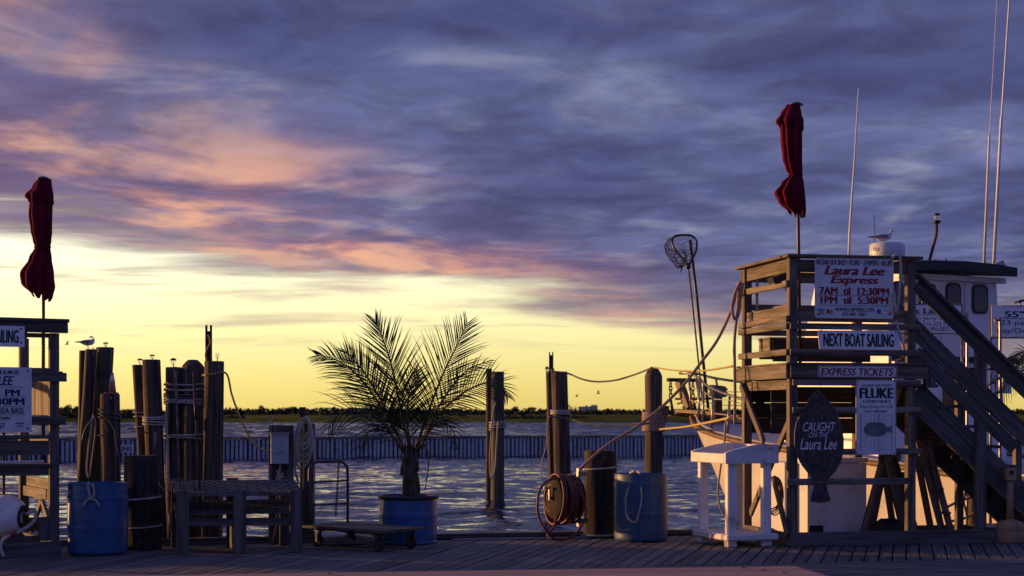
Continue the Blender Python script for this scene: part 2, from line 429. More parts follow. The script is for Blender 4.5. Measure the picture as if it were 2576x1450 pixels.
# ================================================================== the setting
WL = -.60
def water():
    m = bpy.data.materials.new('water'); m.use_nodes = True; nt = NT(m.node_tree); b = m.node_tree.nodes['Principled BSDF']
    b.inputs['Base Color'].default_value = (.010, .018, .055, 1); b.inputs['Roughness'].default_value = .06; b.inputs['IOR'].default_value = 1.33
    tc = nt.node('ShaderNodeTexCoord').outputs['Object']
    def nvec(scale, k, loc):
        n = nt.node('ShaderNodeTexNoise'); nt.put(n.inputs['Vector'], nt.mapping(tc, scale, loc, (0, 0, R(18)))); n.inputs['Scale'].default_value = 1; n.inputs['Detail'].default_value = 4; n.inputs['Roughness'].default_value = .6
        a_ = nt.node('ShaderNodeVectorMath', operation='SUBTRACT'); nt.put(a_.inputs[0], n.outputs['Color']); a_.inputs[1].default_value = (.5, .5, .5)
        b_ = nt.node('ShaderNodeVectorMath', operation='MULTIPLY'); nt.put(b_.inputs[0], a_.outputs[0]); b_.inputs[1].default_value = k
        return b_.outputs[0]
    g_ = nt.node('ShaderNodeNewGeometry').outputs['Normal']
    for v_ in (nvec((1.6, 4.2, 1), (.40, .95, 0), (0, 0, 0)), nvec((.10, .30, 1), (.10, .30, 0), (5, 3, 0)), nvec((.010, .045, 1), (.03, .40, 0), (9, 1, 0))):
        ad = nt.node('ShaderNodeVectorMath', operation='ADD'); nt.put(ad.inputs[0], g_); nt.put(ad.inputs[1], v_); g_ = ad.outputs[0]
    # the open channel beyond the bulkhead is ruffled by the wind, the slip in front of it lies in its lee
    sp = nt.node('ShaderNodeSeparateXYZ'); nt.put(sp.inputs[0], tc); nt.put(b.inputs['Roughness'], nt.smooth(sp.outputs[1], 60, 110, .07, .20))
    nr = nt.node('ShaderNodeVectorMath', operation='NORMALIZE'); nt.put(nr.inputs[0], g_); nt.l.new(nr.outputs[0], b.inputs['Normal'])
    MATS['water'] = m
    import numpy as np
    xs = np.array([-4000, -1200, -400] + [-130 + 1.6 * i for i in range(63)] + [-30 + .22 * i for i in range(274)] + [31.6 + 1.6 * i for i in range(62)] + [400, 1200, 4000.])
    ys = np.array([-5000, -400, -40, 0, 12] + [18 + .16 * i for i in range(0, 200)] + [50 + .35 * i for i in range(0, 90)] + [82 + .75 * i for i in range(0, 352)] + [350, 420, 520, 800, 1500, 3500, 9000.])
    X, Yy = np.meshgrid(xs, ys); rng = random.Random(3)
    def field(lams, steep, spread, n):
        z = np.zeros_like(X)
        for i in range(n):
            lam = rng.choice(lams) * rng.uniform(.85, 1.2); an = R(-100 + rng.gauss(0, spread)); k = 2 * math.pi / lam
            z += lam * steep * np.sin(k * math.cos(an) * X + k * math.sin(an) * Yy + rng.uniform(0, 6.3))
        return z
    gust = .75 + .35 * np.sin(X * .11 + Yy * .07) * np.sin(Yy * .045 + X * .02 + 1) + .15 * np.sin(X * .31 - Yy * .12)
    sm = lambda q, a, b: np.clip((q - a) / (b - a), 0, 1)
    inn = ((np.abs(X) < 131) & (Yy > 17)).astype(float)
    z = field((.5, .6, .75, .9, 1.2, 1.7, 2.4), .0068, 26, 22) * (1 - sm(Yy, 74, 86)) * (np.abs(X) < 30.5) + field((2.6, 3.2, 4, 5, 6.5), .0105, 24, 18) * sm(Yy, 76, 92) * (1 - sm(Yy, 330, 348))
    Z = WL + z * gust * inn
    vs = [tuple(v) for v in np.stack([X, Yy, Z], -1).reshape(-1, 3).tolist()]
    nx = len(xs); fs = [(j * nx + i, j * nx + i + 1, (j + 1) * nx + i + 1, (j + 1) * nx + i) for j in range(len(ys) - 1) for i in range(nx - 1)]
    me = bpy.data.meshes.new('water'); me.from_pydata(vs, [], fs); me.polygons.foreach_set('use_smooth', [True] * len(fs)); me.materials.append(m)
    o = bpy.data.objects.new('water', me); C.objects.link(o); tag(o, kind='structure')
water()

def marsh():
    m = bpy.data.materials.new('marsh'); m.use_nodes = True; nt = NT(m.node_tree); b = m.node_tree.nodes['Principled BSDF']
    tc = nt.node('ShaderNodeTexCoord').outputs['Object']
    f = nt.noise(nt.mapping(tc, (.012, .03, 1)), 1.0, 6, .6, .4); g = nt.noise(nt.mapping(tc, (.25, .25, 1)), 1.0, 4, .6)
    c = nt.mix(nt.smooth(f, .42, .58), (.24, .22, .035), (.09, .10, .022)); c = nt.mix(nt.smooth(g, .4, .7), c, (.10, .10, .028))
    nt.put(b.inputs['Base Color'], c); b.inputs['Roughness'].default_value = 1; b.inputs['Specular IOR Level'].default_value = 0
    MATS['marsh'] = m
    xs = [-900 + 9 * i for i in range(201)]; ys = [318 + 4 * i for i in range(30)] + [440 + 16 * i for i in range(40)] + [1080 + 90 * i for i in range(12)] + [3000, 6000]
    vs = []
    for y in ys:
        for x in xs:
            n = noise.noise(Vector((x * .012, y * .02, 0))) * 9 + noise.noise(Vector((x * .05, y * .06, 3))) * 3
            d = y - 334 - n
            z = -1.2 if d < 0 else min(.25 + .25 * noise.noise(Vector((x * .04, y * .05, 5))) + .1 * noise.noise(Vector((x * .3, y * .3, 5))), -1.2 + d * .5)
            cr = noise.noise(Vector((x * .006 + 4, y * .03, 9)))       # tidal creeks
            if 350 < y < 900 and abs(cr - .18) < .035: z = -1.0
            vs.append((x, y, z))
    nx = len(xs); fs = [(j * nx + i, j * nx + i + 1, (j + 1) * nx + i + 1, (j + 1) * nx + i) for j in range(len(ys) - 1) for i in range(nx - 1)]
    me = bpy.data.meshes.new('marsh'); me.from_pydata(vs, [], fs); me.materials.append(m); me.polygons.foreach_set('use_smooth', [True] * len(fs))
    o = bpy.data.objects.new('marsh', me); C.objects.link(o); tag(o, kind='structure')
    far = MB(); pts = []
    for i in range(121):
        x = -3000 + 50 * i; pts.append((x, 4200, 5.5 + 3.5 * noise.noise(Vector((x * .003, 0, 0))) + 1.2 * noise.noise(Vector((x * .02, 0, 0)))))
    far.add([(p[0], p[1], -2) for p in pts] + [p for p in pts] + [(p[0], p[1] + 700, p[2] * .6) for p in pts],
            [(i, i + 1, i + 122, i + 121) for i in range(120)] + [(i + 121, i + 122, i + 243, i + 242) for i in range(120)])
    tag(far.build('far_shore', 'tree_leaf'), kind='structure')
marsh()

# dock: planks laid on the slant, then planks laid along the walk
DK = Frame((.46, 16.53), 12.6)
QE = 4.15
def dock():
    root = bpy.data.objects.new('dock', None); C.objects.link(root); ORG[root.name] = (0, 0, 0); tag(root, kind='structure')
    sl_ = math.tan(R(26.5)); pitch = .168; half = .0745
    me = bpy.data.meshes.new('plank'); zt, zb = 0.0, -.035
    L = QE; q = [(-half, 0), (half, 0), (half + sl_ * L, L), (-half + sl_ * L, L)]
    ch = .004
    vs = [(x, y, zb) for x, y in q] + [(x, y, zt - ch) for x, y in q] + [(q[0][0] + ch, 0, zt), (q[1][0] - ch, 0, zt), (q[2][0] - ch, L, zt), (q[3][0] + ch, L, zt)]
    # grain must run along the plank: build it straight along local x
    ang = math.atan(sl_); ux = Vector((math.sin(ang), math.cos(ang), 0)); uy = Vector((-math.cos(ang), math.sin(ang), 0))
    loc = [(Vector(v).dot(ux), Vector(v).dot(uy), v[2]) for v in vs]
    fs = [(3, 2, 1, 0), (8, 9, 10, 11)] + [(i, (i + 1) % 4, (i + 1) % 4 + 4, i + 4) for i in range(4)] + [(i + 4, (i + 1) % 4 + 4, (i + 1) % 4 + 8, i + 8) for i in range(4)]
    me.from_pydata(loc, [], fs); bm = bmesh.new(); bm.from_mesh(me); bmesh.ops.recalc_face_normals(bm, faces=bm.faces); bm.to_mesh(me); bm.free(); me.materials.append(MATS['deck'])
    wx = DK.u * ux.x + DK.v * ux.y; wy = DK.u * uy.x + DK.v * uy.y
    n0, n1 = -62, 56
    for i in range(n0, n1):
        o = bpy.data.objects.new('plank', me); C.objects.link(o); o.parent = root
        mt = Matrix((wx, wy, Vector((0, 0, 1)))).transposed().to_4x4(); mt.translation = DK.P(i * pitch, 0, random.uniform(-.003, .003)); o.matrix_local = mt
    for r in range(0, 118):
        y = -.078 - r * .152
        if r < 14:
            x = -9.5 - random.uniform(0, 3)
            while x < 10.5:
                L = random.choice((3.6, 4.2, 4.8)); o = beam('plank', DK.P(x + .004, y, -.0175), DK.P(x + L - .004, y, -.0175), .142, .035, 'deck', root, bev=.004); o.location.z += random.uniform(-.002, .002); x += L
        else: beam('plank', DK.P(-13, y, -.0175), DK.P(14, y, -.0175), .142, .035, 'deck', root, bev=.004)
    for y, zz in ((.1, -.14), (2.1, -.14), (QE - .12, -.14), (-1.5, -.14), (-4, -.14)): beam('joist', DK.P(-14, y, zz), DK.P(14, y, zz), .1, .2, 'timber_dark', root)
    beam('edge_board', DK.P(-14, QE + .03, -.10), DK.P(14, QE + .03, -.10), .05, .24, 'timber_grey', root)
    for x0 in (-10.2, -5.9, -1.6, 2.7, 7.0): beam('kerb_timber', DK.P(x0 + .01, QE - .10, .035), DK.P(x0 + 4.29, QE - .10, .035), .14, .07, 'timber_grey', root)
    beam('underside', DK.P(-14, -6.9, -.27), DK.P(14, -6.9, -.27), 21.5, .04, 'timber_dark', root)
dock()

def bulkhead():
    a = W(60, 1160, 73.0); d = Vector((28.8, 10, 0)).normalized(); a.z = 0
    F = Frame((a.x, a.y), math.degrees(math.atan2(d.y, d.x)))
    root = thing('bulkhead', 'long timber bulkhead of upright boards standing in the water before the marsh', 'bulkhead', F.P(0, 0, WL))
    L = 46
    beam('cap', F.P(-8, .05, .40), F.P(L, .05, .40), .34, .09, 'timber', root)
    beam('wale', F.P(-8, .03, .26), F.P(L, .03, .26), .10, .16, 'timber_dark', root)
    beam('wale', F.P(-8, .16, -.45), F.P(L, .16, -.45), .10, 1.3, 'timber_dark', root)
    me = beam_mesh(1.25, .132, .05, 'bulkhead_board')
    for i in range(-36, 214):
        p = F.P(i * .212 + random.uniform(-.01, .01), -.05 + random.uniform(-.008, .008), -.92 - random.uniform(0, .04))
        o = bpy.data.objects.new('board', me); C.objects.link(o); o.parent = root
        mt = frame_m(p, Vector((random.uniform(-.012, .012), 0, 1)), F.v); mt = mt.copy(); mt.translation = p - Vector(ORG[root.name]); o.matrix_local = mt
    return F
BK = bulkhead()
o = board(BK, (288, 1119, 336, 1138), -.10, .02, 'sign', 'sign_white', 'small white sign with red capitals fixed to the far bulkhead between piles', 'sign')
lettering(BK, (298, 1122, 332, 1135), -.106, 'KING', o, 'ink_red', .05)

# distant trees, reeds and a hotel block on the horizon
def leaf_cloud(mb, c, rx, ry, rz, n, size, rng):
    c = Vector(c)
    for _ in range(n):
        while True:
            p = Vector((rng.uniform(-1, 1), rng.uniform(-1, 1), rng.uniform(-1, 1)))
            if .25 < p.length < 1: break
        p = c + Vector((p.x * rx, p.y * ry, p.z * rz)); a = Vector((rng.gauss(0, 1), rng.gauss(0, 1), rng.gauss(0, 1))).normalized(); b = a.orthogonal().normalized(); s_ = size * rng.uniform(.5, 1.3)
        e = a.cross(b)
        mb.add([p - b * s_ - e * s_ * .6, p + b * s_ - e * s_ * .4, p + b * s_ * .5 + e * s_, p - b * s_ * .7 + e * s_ * .8], [(0, 1, 2, 3)])
def far_green():
    rng = random.Random(11)
    mb = MB()
    for px in range(-60, 2700, 7):
        Y = rng.uniform(850, 1150); top = 1032.5 + 4 * noise.noise(Vector((px * .008, 0, 0))) + rng.uniform(-1, 1)
        if 560 < px < 1000: top -= 3
        h = max(1.2, W(px, top, Y).z + .5); c = W(px + rng.uniform(-3, 3), 1040, Y)
        leaf_cloud(mb, (c.x, Y, h * .5), rng.uniform(2.5, 5), 3, h * .55, 26, 1.0, rng)
    tag(mb.build('far_treeline', 'tree_leaf'), 'long low dark treeline beyond the marsh', 'treeline', kind='stuff')
    mb = MB()
    for (x0, x1, top, Y, n) in ((150, 205, 1026, 360, 60), (1270, 1385, 1047, 352, 90), (1420, 1480, 1049, 356, 40), (565, 610, 1046, 354, 24), (300, 330, 1036, 380, 20)):
        for _ in range(n):
            px = rng.uniform(x0, x1); t = top + rng.uniform(0, 10); c = W(px, t, Y + rng.uniform(0, 12)); h = (c.z + .2)
            leaf_cloud(mb, (c.x, c.y, h * .5), .9, .9, h * .55, 14, .32, rng)
    tag(mb.build('reed_bank', 'reed'), 'dark bushy reeds along the marsh shore', 'reeds', kind='stuff')
    spots = [(660, 1016, 900, 11, 'rounded lone tree taller than the treeline beside the electrical post'), (622, 1024, 900, 9, 'low spreading tree with thin bare top by the yellow rope'),
             (708, 1023, 960, 12, 'broad dark tree beside the rounded lone tree'), (735, 1019, 980, 12, 'bushy tree rising from the treeline above the coiled rope post'),
             (932, 1007, 800, 12, 'tall tree seen through the fronds of the potted palm'), (884, 1019, 900, 13, 'spreading tree beside the palm fronds'),
             (1296, 1017, 900, 14, 'twin crowned tree between the two rope wrapped far piles'), (1333, 1020, 900, 15, 'wide flat crowned tree next to the twin crowned tree'),
             (1436, 1015, 900, 6, 'slim airy tree next to the pale distant building'), (1446, 1021, 900, 7, 'small dark tree touching the pale distant building'),
             (1720, 1014, 800, 7, 'feathery tree under the hanging boat anchors'), (1742, 1018, 800, 8, 'round bushy tree beside the boat bow'),
             (172, 1012, 420, 16, 'large dark tree beside the ticket stand with the white buoy'), (194, 1019, 420, 12, 'dark rounded tree beside the leaning greenish piles')]
    for (px, top, Y, rw, lab) in spots:
        c = W(px, top, Y); r = mpx(rw, Y); h = c.z - .2
        root = thing('tree', lab, 'tree', (c.x, Y, 0), 'trees on the far shore')
        t = MB(); t.tube([(c.x, Y, -.3), (c.x + r * .08, Y, h * .35), (c.x - r * .05, Y, h * .7)], [r * .10, r * .07, r * .03], 6)
        for k in range(5):
            an = rng.uniform(0, 6.3); t.tube([(c.x, Y, h * .4), (c.x + math.cos(an) * r * .5, Y + math.sin(an) * r * .5, h * .72)], [r * .05, r * .02], 5)
        t.build('trunk', 'tree_bark', root)
        cr = MB()
        for k in range(7):
            an = rng.uniform(0, 6.3); q = rng.uniform(.1, .75)
            leaf_cloud(cr, (c.x + math.cos(an) * r * q, Y + math.sin(an) * r * q, h * rng.uniform(.5, .84)), r * .42, r * .42, h * .16, 55, r * .085, rng)
        cr.build('crown', 'tree_leaf', root)
far_green()
def hotel():
    Y = 3000; c = W(1479, 1032, Y)
    root = thing('building', 'pale flat roofed building block far off on the horizon', 'building', (c.x, Y, 2))
    mb = MB(); mb.box((c.x, Y, 7), 36, 14, 12.5); mb.box((c.x + 12, Y, 14.5), 11, 12, 3.4); mb.box((c.x - 3, Y, 14.2), 4, 9, 2.4); mb.box((c.x + 6.5, Y - .5, 8), 3, 14, 14)
    mb.build('wall', 'concrete', root)
    for r in range(3):
        for i in range(9): MB().box((c.x - 16 + i * 4, Y - 7.03, 4 + r * 3.4), 2.1, .1, 1.5).build('window', 'window_dark', root)
hotel()

# ================================================================== piles and their fittings
def pile(label, px, Y, w_px, top, lean=0.0, m='pile', point=0.0, zb=-2.2, name='pile', group=None, wob=.08, w2=None, zbase=None):
    """px: centre at the top; lean: pixels the foot shifts per 100 pixels of height"""
    p = W(px, top, Y); r = mpx(w_px, Y) / 2; z1 = p.z; z0 = zb if zbase is None else zbase
    H = z1 - z0; n = 22
    lx = lean / 100.0
    root = thing(name, label, 'pile', (p.x + lx * (z1 - z0), Y, z0), group)
    mb = MB(); seg = 22; vs = []; fs = []
    prof = [(z0 + H * i / n, 1 + .10 * (1 - i / n)) for i in range(n + 1)]
    if point:
        prof = [(z0 + (H - point) * i / n, 1 + .08 * (1 - i / n)) for i in range(n + 1)] + [(z1 - point * .55, .80), (z1 - point * .1, .48), (z1, .34)]
    else: prof += [(z1 + .012, .93)]
    for (z, k) in prof:
        for j in range(seg):
            a = 2 * math.pi * j / seg
            q = r * k * (1 + wob * noise.noise(Vector((math.cos(a) * 2.2 + px, math.sin(a) * 2.2, z * 1.1))) + wob * .5 * noise.noise(Vector((math.cos(a) * 6 + px, math.sin(a) * 6, z * .5))))
            vs.append((p.x + lx * (z1 - z) + q * math.cos(a), Y + q * math.sin(a), z + (.012 * noise.noise(Vector((j, px, 0))) if z > z1 - .01 and not point else 0)))
    N = len(prof)
    for i in range(N - 1):
        for j in range(seg): fs.append((i * seg + j, i * seg + (j + 1) % seg, (i + 1) * seg + (j + 1) % seg, (i + 1) * seg + j))
    mb.add(vs, fs, True); mb.f.append([(N - 1) * seg + j for j in range(seg)]); mb.sm.append(False); mb.f.append([j for j in range(seg)][::-1]); mb.sm.append(False)
    mb.build('shaft', m, root)
    root['_x'] = p.x; root['_lx'] = lx; root['_z1'] = z1; root['_r'] = r; root['_Y'] = Y
    return root
def axis_at(pl, z): return Vector((pl['_x'] + pl['_lx'] * (pl['_z1'] - z), pl['_Y'], z))
def zpx(py, Y): return EYE - (py - HZ) / FP * Y

def wraps(label, pl, py0, py1, turns, r=.012, m='rope', tails=(), pad=1.03, name='rope', group=None, slope=.03):
    z0 = zpx(py0, pl['_Y']); z1 = zpx(py1, pl['_Y'])
    rr = pl['_r'] * pad * 1.04 + r
    N = int(turns * 22); pts = []
    for k in range(N + 1):
        a = 2 * math.pi * k / 22 + .6; z = z0 + (z1 - z0) * k / max(N, 1); c = axis_at(pl, z)
        pts.append(c + Vector((math.cos(a) * rr, math.sin(a) * rr, slope * math.cos(a) * rr + .006 * math.sin(k * .37))))
    mb = MB(); mb.tube(pts, r, 7)
    for t in tails: mb.tube(catmull(t, 6), r, 7)
    o = mb.build(name, m, None, pts[0]); tag(o, label, 'rope', group); return o

def solar_lamp(label, px, ptop, pbase, Y, cap=True, wpx=13, group='solar lamps on the piles'):
    b = W(px, pbase, Y); t = W(px, ptop, Y); h = t.z - b.z; r = mpx(wpx, Y) / 2
    root = thing('solar_lamp', label, 'lamp', b - Vector((0, 0, .0)), group)
    MB().lathe(b - Vector((0, 0, .10)), [(r * .18, 0), (r * .18, .10 + h * .45)], 8).build('stake', 'black_plastic', root)
    k = .85 if cap else 1.0; r *= 1.15
    MB().lathe(b + Vector((0, 0, h * .36)), [(r * .22, 0), (r * .5, h * .08), (r * .76, h * .25), (r * .86, h * (.64 * k - .1))], 12, caps=(True, False)).build('glass', 'clear_glass', root)
    if cap: MB().lathe(b + Vector((0, 0, h * .78)), [(r, 0), (r * 1.02, h * .03), (r * .55, h * .2), (r * .5, h * .22)], 12).build('cap', 'black_plastic', root)
    return root

A1 = pile('thin weathered greenish pile beside the pile with the preening gull', 208, 20.0, 17, 884, -1.5, 'pile_green')
A2 = pile('brown pile with a preening gull on top', 229, 19.85, 28, 881, -6.5, 'pile')
A3 = pile('tall thick greenish pile behind the traffic cone', 264, 20.05, 43, 876, -5.5, 'pile_green')
A4 = pile('short stout pile with a traffic cone on top', 276, 19.75, 49, 993, 1.0, 'pile')
A5 = pile('slim leaning pile tied with two rope loops next to the thicker leaning pile', 346, 20.55, 27, 920, 6.5, 'pile')
A6 = pile('thick leaning pile with rope turns and a cleat', 381, 20.2, 44, 907, 3.6, 'pile')
A7 = pile('slim pile roped to the broad chamfered pile', 437, 20.4, 38, 926, -.5, 'pile')
A8 = pile('broad pile with chamfered top wrapped in rope', 485, 20.35, 58, 905, 0, 'pile', point=.11)
A9 = pile('dark pile with a forked channel post and yellow line on top', 539, 20.15, 49, 911, -1.2, 'pile')
A10 = pile('squat black bollard pile behind the blue barrel with white eye loop', 355, 18.85, 82, 1148, 1.6, 'pile_black', zbase=-.02, name='bollard_pile')
A11 = pile('squat split black pile carrying the hose reel', 1510, 20.72, 82, 1135, 0, 'pile_black', zbase=-.02, name='bollard_pile')
B1 = pile('thin brown pile strapped to the pale pile behind the palm fronds', 1230, 41.2, 15, 928, 0, 'pile')
B2 = pile('pale pile standing alone in the water behind the palm fronds', 1252, 40.5, 32, 936, 0, 'pile_green')
B3 = pile('thin pile strapped to the pile with the forked bracket', 1382, 37.2, 18, 934, 2.5, 'pile')
B4 = pile('leaning pile with the forked bracket and hanging lamps', 1407, 36.7, 40, 936, 3.2, 'pile')
B5 = pile('pointed pile wound with many turns of thick rope', 1644, 35.0, 43, 923, 0, 'pile', point=.20)

wraps('pale rope loops high around the slim leaning pile', A5, 1030, 1052, 2.0, .010, slope=.10)
wraps('single pale rope turn low around the slim leaning pile', A5, 1070, 1074, 1.1, .009, slope=.12)
wraps('neat stack of rope turns around the thick leaning pile with cleat', A6, 1046, 1070, 4.2, .011)
wraps('dark tangled line around the traffic cone pile', A4, 1030, 1062, 3, .008, 'rope_dark', slope=-.25)
c = axis_at(A4, zpx(1095, 19.75))
o = MB().tube(sag(c + Vector((-.12, -.14, 0)), W(345, 1080, 20.3), .02), .010, 7).build('rope', 'rope', None, c); tag(o, 'taut pale line from the traffic cone pile to the slim leaning pile', 'rope')
o = MB().tube(catmull([W(272, 1085, 19.5), W(262, 1060, 19.5), W(270, 1052, 19.5), W(288, 1085, 19.5), W(292, 1120, 19.5), W(300, 1150, 19.5), W(302, 1195, 19.5)], 7), .008, 7).build('rope', 'rope_dark', None, W(272, 1085, 19.5)); tag(o, 'grey rope loop hanging down the traffic cone pile', 'rope')
o = MB().tube(catmull([W(234, 1042, 19.68), W(228, 1080, 19.66), W(222, 1130, 19.66), W(218, 1180, 19.66), W(224, 1200, 19.66), W(232, 1150, 19.66), W(240, 1075, 19.66), W(236, 1046, 19.66)], 7), .009, 7).build('rope', 'rope', None, W(234, 1042, 19.68)); tag(o, 'pale rope bight hanging from a hook on the gull pile', 'rope')
o = MB().tube(catmull([W(206, 1108, 19.7), W(214, 1080, 19.68), W(226, 1062, 19.66), W(237, 1052, 19.65)], 6), .008, 6).build('rope', 'ink_blue', None, W(206, 1108, 19.7)); tag(o, 'short blue line tied across the gull pile', 'rope')
# the roped pair
def roped_pair():
    i = 0
    for py, m_, lab in ((966, 'rope', 'topmost thick rope turn around the roped pile pair'), (979, 'rope', 'second thick rope turn around the roped pile pair'), (992, 'rope_dark', 'upper dark rope turn around the roped pile pair'), (998, 'rope_dark', 'lower dark rope turn around the roped pile pair'),
                    (1004, 'rope', 'upper of three pale rope turns around the roped pile pair'), (1009, 'rope', 'middle of three pale rope turns around the roped pile pair'), (1014, 'rope', 'lowest of three pale rope turns around the roped pile pair'), (1093, 'rope', 'upper of two low rope turns around the roped pile pair'), (1101, 'rope', 'lower of two low rope turns around the roped pile pair')):
        z = zpx(py, 20.35); a = axis_at(A7, z); b = axis_at(A8, z); ra = A7['_r'] * 1.08 + .012; rb = A8['_r'] * 1.06 + .012; pts = []
        for k in range(13):
            t = math.pi / 2 + math.pi * k / 12; pts.append(a + Vector((math.cos(t) * ra, math.sin(t) * ra, .012 * math.sin(k + py))))
        for k in range(13):
            t = -math.pi / 2 + math.pi * k / 12; pts.append(b + Vector((math.cos(t) * rb, math.sin(t) * rb, -.008 + .01 * math.sin(k * .8 + py))))
        o = MB().tube(pts, .0125, 7, closed=True).build('rope', m_, None, pts[0]); tag(o, lab, 'rope', 'rope turns on the roped pile pair')
roped_pair()
o = MB().tube(catmull([W(420, 1016, 20.15), W(418, 1060, 20.15), W(422, 1120, 20.15), W(424, 1180, 20.15), W(426, 1236, 20.15)], 6), .014, 7).build('rope', 'rope', None, W(420, 1016, 20.15)); tag(o, 'thick rope end hanging down the roped pile pair', 'rope')

# forked channels, lamps, cone
def channel(label, px, top, base, Y, wpx, pl):
    b = W(px, base, Y); t = W(px, top, Y); s_ = mpx(wpx, Y); root = thing('channel_post', label, 'post', b)
    H = t.z - b.z
    for k in (-1, 1): MB().box((b.x + k * s_ * .36, Y, b.z + H / 2 - .02), s_ * .28, s_ * .5, H + .04).build('prong', 'timber_dark', root)
    MB().box((b.x, Y + s_ * .1, b.z + H * .42), s_ * .44, s_ * .3, H * .84).build('web', 'timber_dark', root)
    return root
channel('forked dark channel standing on the pile with the yellow line', 525, 818, 911, 20.2, 16, A9)
channel('forked dark bracket standing on the leaning far pile', 1386.5, 885, 936, 36.9, 11, B4)
o = MB().tube(catmull([W(524, 842, 20.05), W(529, 862, 20.05), W(520, 880, 20.05), W(517, 895, 20.05), W(521, 908, 20.05)], 6), .011, 7).build('rope', 'rope_yellow', None, W(521, 908, 20.05)); tag(o, 'short yellow line dangling down the forked channel', 'rope')
solar_lamp('solar lamp on the tall thick greenish pile', 266, 861, 876, 20.0)
solar_lamp('capless solar lamp beside the preening gull', 235, 872, 882, 19.78, False, 8)
solar_lamp('solar lamp on the slim leaning pile', 352, 902, 920, 20.55)
solar_lamp('solar lamp on the thick leaning pile with cleat', 383, 892, 907, 20.2)
solar_lamp('solar lamp on the slim roped pile', 436, 901, 926, 20.4, True, 15)
solar_lamp('capless solar lamp cup beside the forked channel', 547, 886, 911, 20.1, False, 12)
solar_lamp('solar lamp hanging beside the far forked bracket', 1376, 922, 950, 36.4, True, 9)
solar_lamp('solar lamp hanging in front of the far forked bracket', 1390, 926, 946, 36.2, True, 9)
def cone():
    b = W(280, 992, 19.75); r = mpx(17, 19.75); h = mpx(50, 19.75)
    root = thing('traffic_cone', 'faded orange and white traffic cone on the short stout pile', 'cone', b)
    MB().box(b + Vector((0, 0, .014)), r * 2, r * 2, .02, (1, .3, 0)).build('base', 'cone_orange', root)
    MB().lathe(b + Vector((.01, 0, .022)), [(r * .60, 0), (r * .42, h * .50)], 20).build('lower_cone', 'cone_orange', root)
    MB().lathe(b + Vector((.012, 0, .022 + h * .50)), [(r * .43, 0), (r * .24, h * .38)], 20).build('reflective_band', 'ink_white', root)
    MB().lathe(b + Vector((.014, 0, .022 + h * .88)), [(r * .24, 0), (r * .16, h * .12)], 20).build('tip', 'cone_orange', root)
cone()
solar_lamp('small solar lamp in front of the traffic cone', 280.5, 984, 994, 19.62, True, 9)
o = MB().box(W(391, 1105, 19.96), .022, .03, .17).box(W(391, 1105, 19.93), .03, .03, .05).build('cleat', 'steel', None, W(391, 1112, 19.96)); tag(o, 'galvanised dock cleat bolted upright to the thick leaning pile', 'cleat')

# ================================================================== things on the dock
def barrel(name, label, px, Y, w_px, top, m, rings, bulge=.03, lip='black_plastic', hb=None):
    b = ground(px, HZ + FP * EYE / Y); r = mpx(w_px, Y) / 2; H = zpx(top, Y + r * .6)
    root = thing(name, label, 'barrel', (b.x, Y, 0))
    prof = [(r * .90, 0.006), (r * .94, .02)]
    n = 30
    for i in range(n + 1):
        t = i / n; q = r * (.955 + bulge * math.sin(math.pi * t))
        for rg in rings:
            q += r * .022 * math.exp(-((t - rg) / .012) ** 2) - r * .016 * math.exp(-((t - rg - .03) / .014) ** 2)
        prof.append((q, .03 + (H - .03) * t))
    prof += [(r * .96, H + .006), (r * .93, H + .006), (r * .92, H - .05), (r * .93, H * .3), (r * .9, .05)]
    MB().lathe((b.x, Y, 0), prof, 40, wob=.006, caps=(True, True)).build('shell', m, root)
    return root, b.x, Y, r, H
root, bx, bY, br, bH = barrel('barrel', 'bright blue plastic barrel with a white rope eye at its rim', 246, 18.25, 152, 1213, 'blue_plastic', (.36, .80))
mb = MB(); f = Vector((.06, -1, 0)).normalized(); q = Vector((bx, bY, 0)) + f * (br * 1.0)
mb.tube(catmull([q + Vector((.0, .02, bH - .03)), q + Vector((-.035, -.02, bH + .01)), q + Vector((-.015, -.035, bH - .12)), q + Vector((.0, -.03, bH - .17)), q + Vector((.035, -.03, bH - .10)), q + Vector((.02, -.02, bH + .01))], 6), .013, 8)
mb.tube([q + Vector((math.cos(a) * .085, -.018, bH - .25 + math.sin(a) * .085)) for a in [math.pi * k / 14 for k in range(15)]], .012, 8)
mb.build('rope_eye', 'rope', root)
root, bx, bY, br, bH = barrel('barrel', 'dull blue barrel with a long white rope handle beside the hose reel', 1611.5, 20.12, 138, 1191, 'blue_plastic_worn', (.40, .86))
mb = MB(); q = Vector((bx, bY - br * 1.0, 0)); x0 = -.17; x1 = -.03
hz = zpx(1228, 19.75); lz = zpx(1314, 19.75)
mb.tube(catmull([q + Vector((x0, .03, hz)), q + Vector((x0 - .02, -.02, hz - .02)), q + Vector((x0 - .05, -.028, hz - .16)), q + Vector((x0 - .03, -.028, lz + .08)), q + Vector((-.10, -.028, lz)), q + Vector((x1 - .02, -.028, lz + .12)), q + Vector((x1 + .01, -.028, hz - .14)), q + Vector((x1 + .005, -.015, hz - .01)), q + Vector((x1, .03, hz))], 7), .0115, 8)
mb.build('rope_handle', 'rope', root)
mb = MB(); mb.tube(catmull([(bx - .12, bY + .2, bH + .005), (bx - .06, bY + .1, bH + .035), (bx + .0, bY, bH + .01)], 6), .015, 8); mb.build('rope_end', 'rope', root)

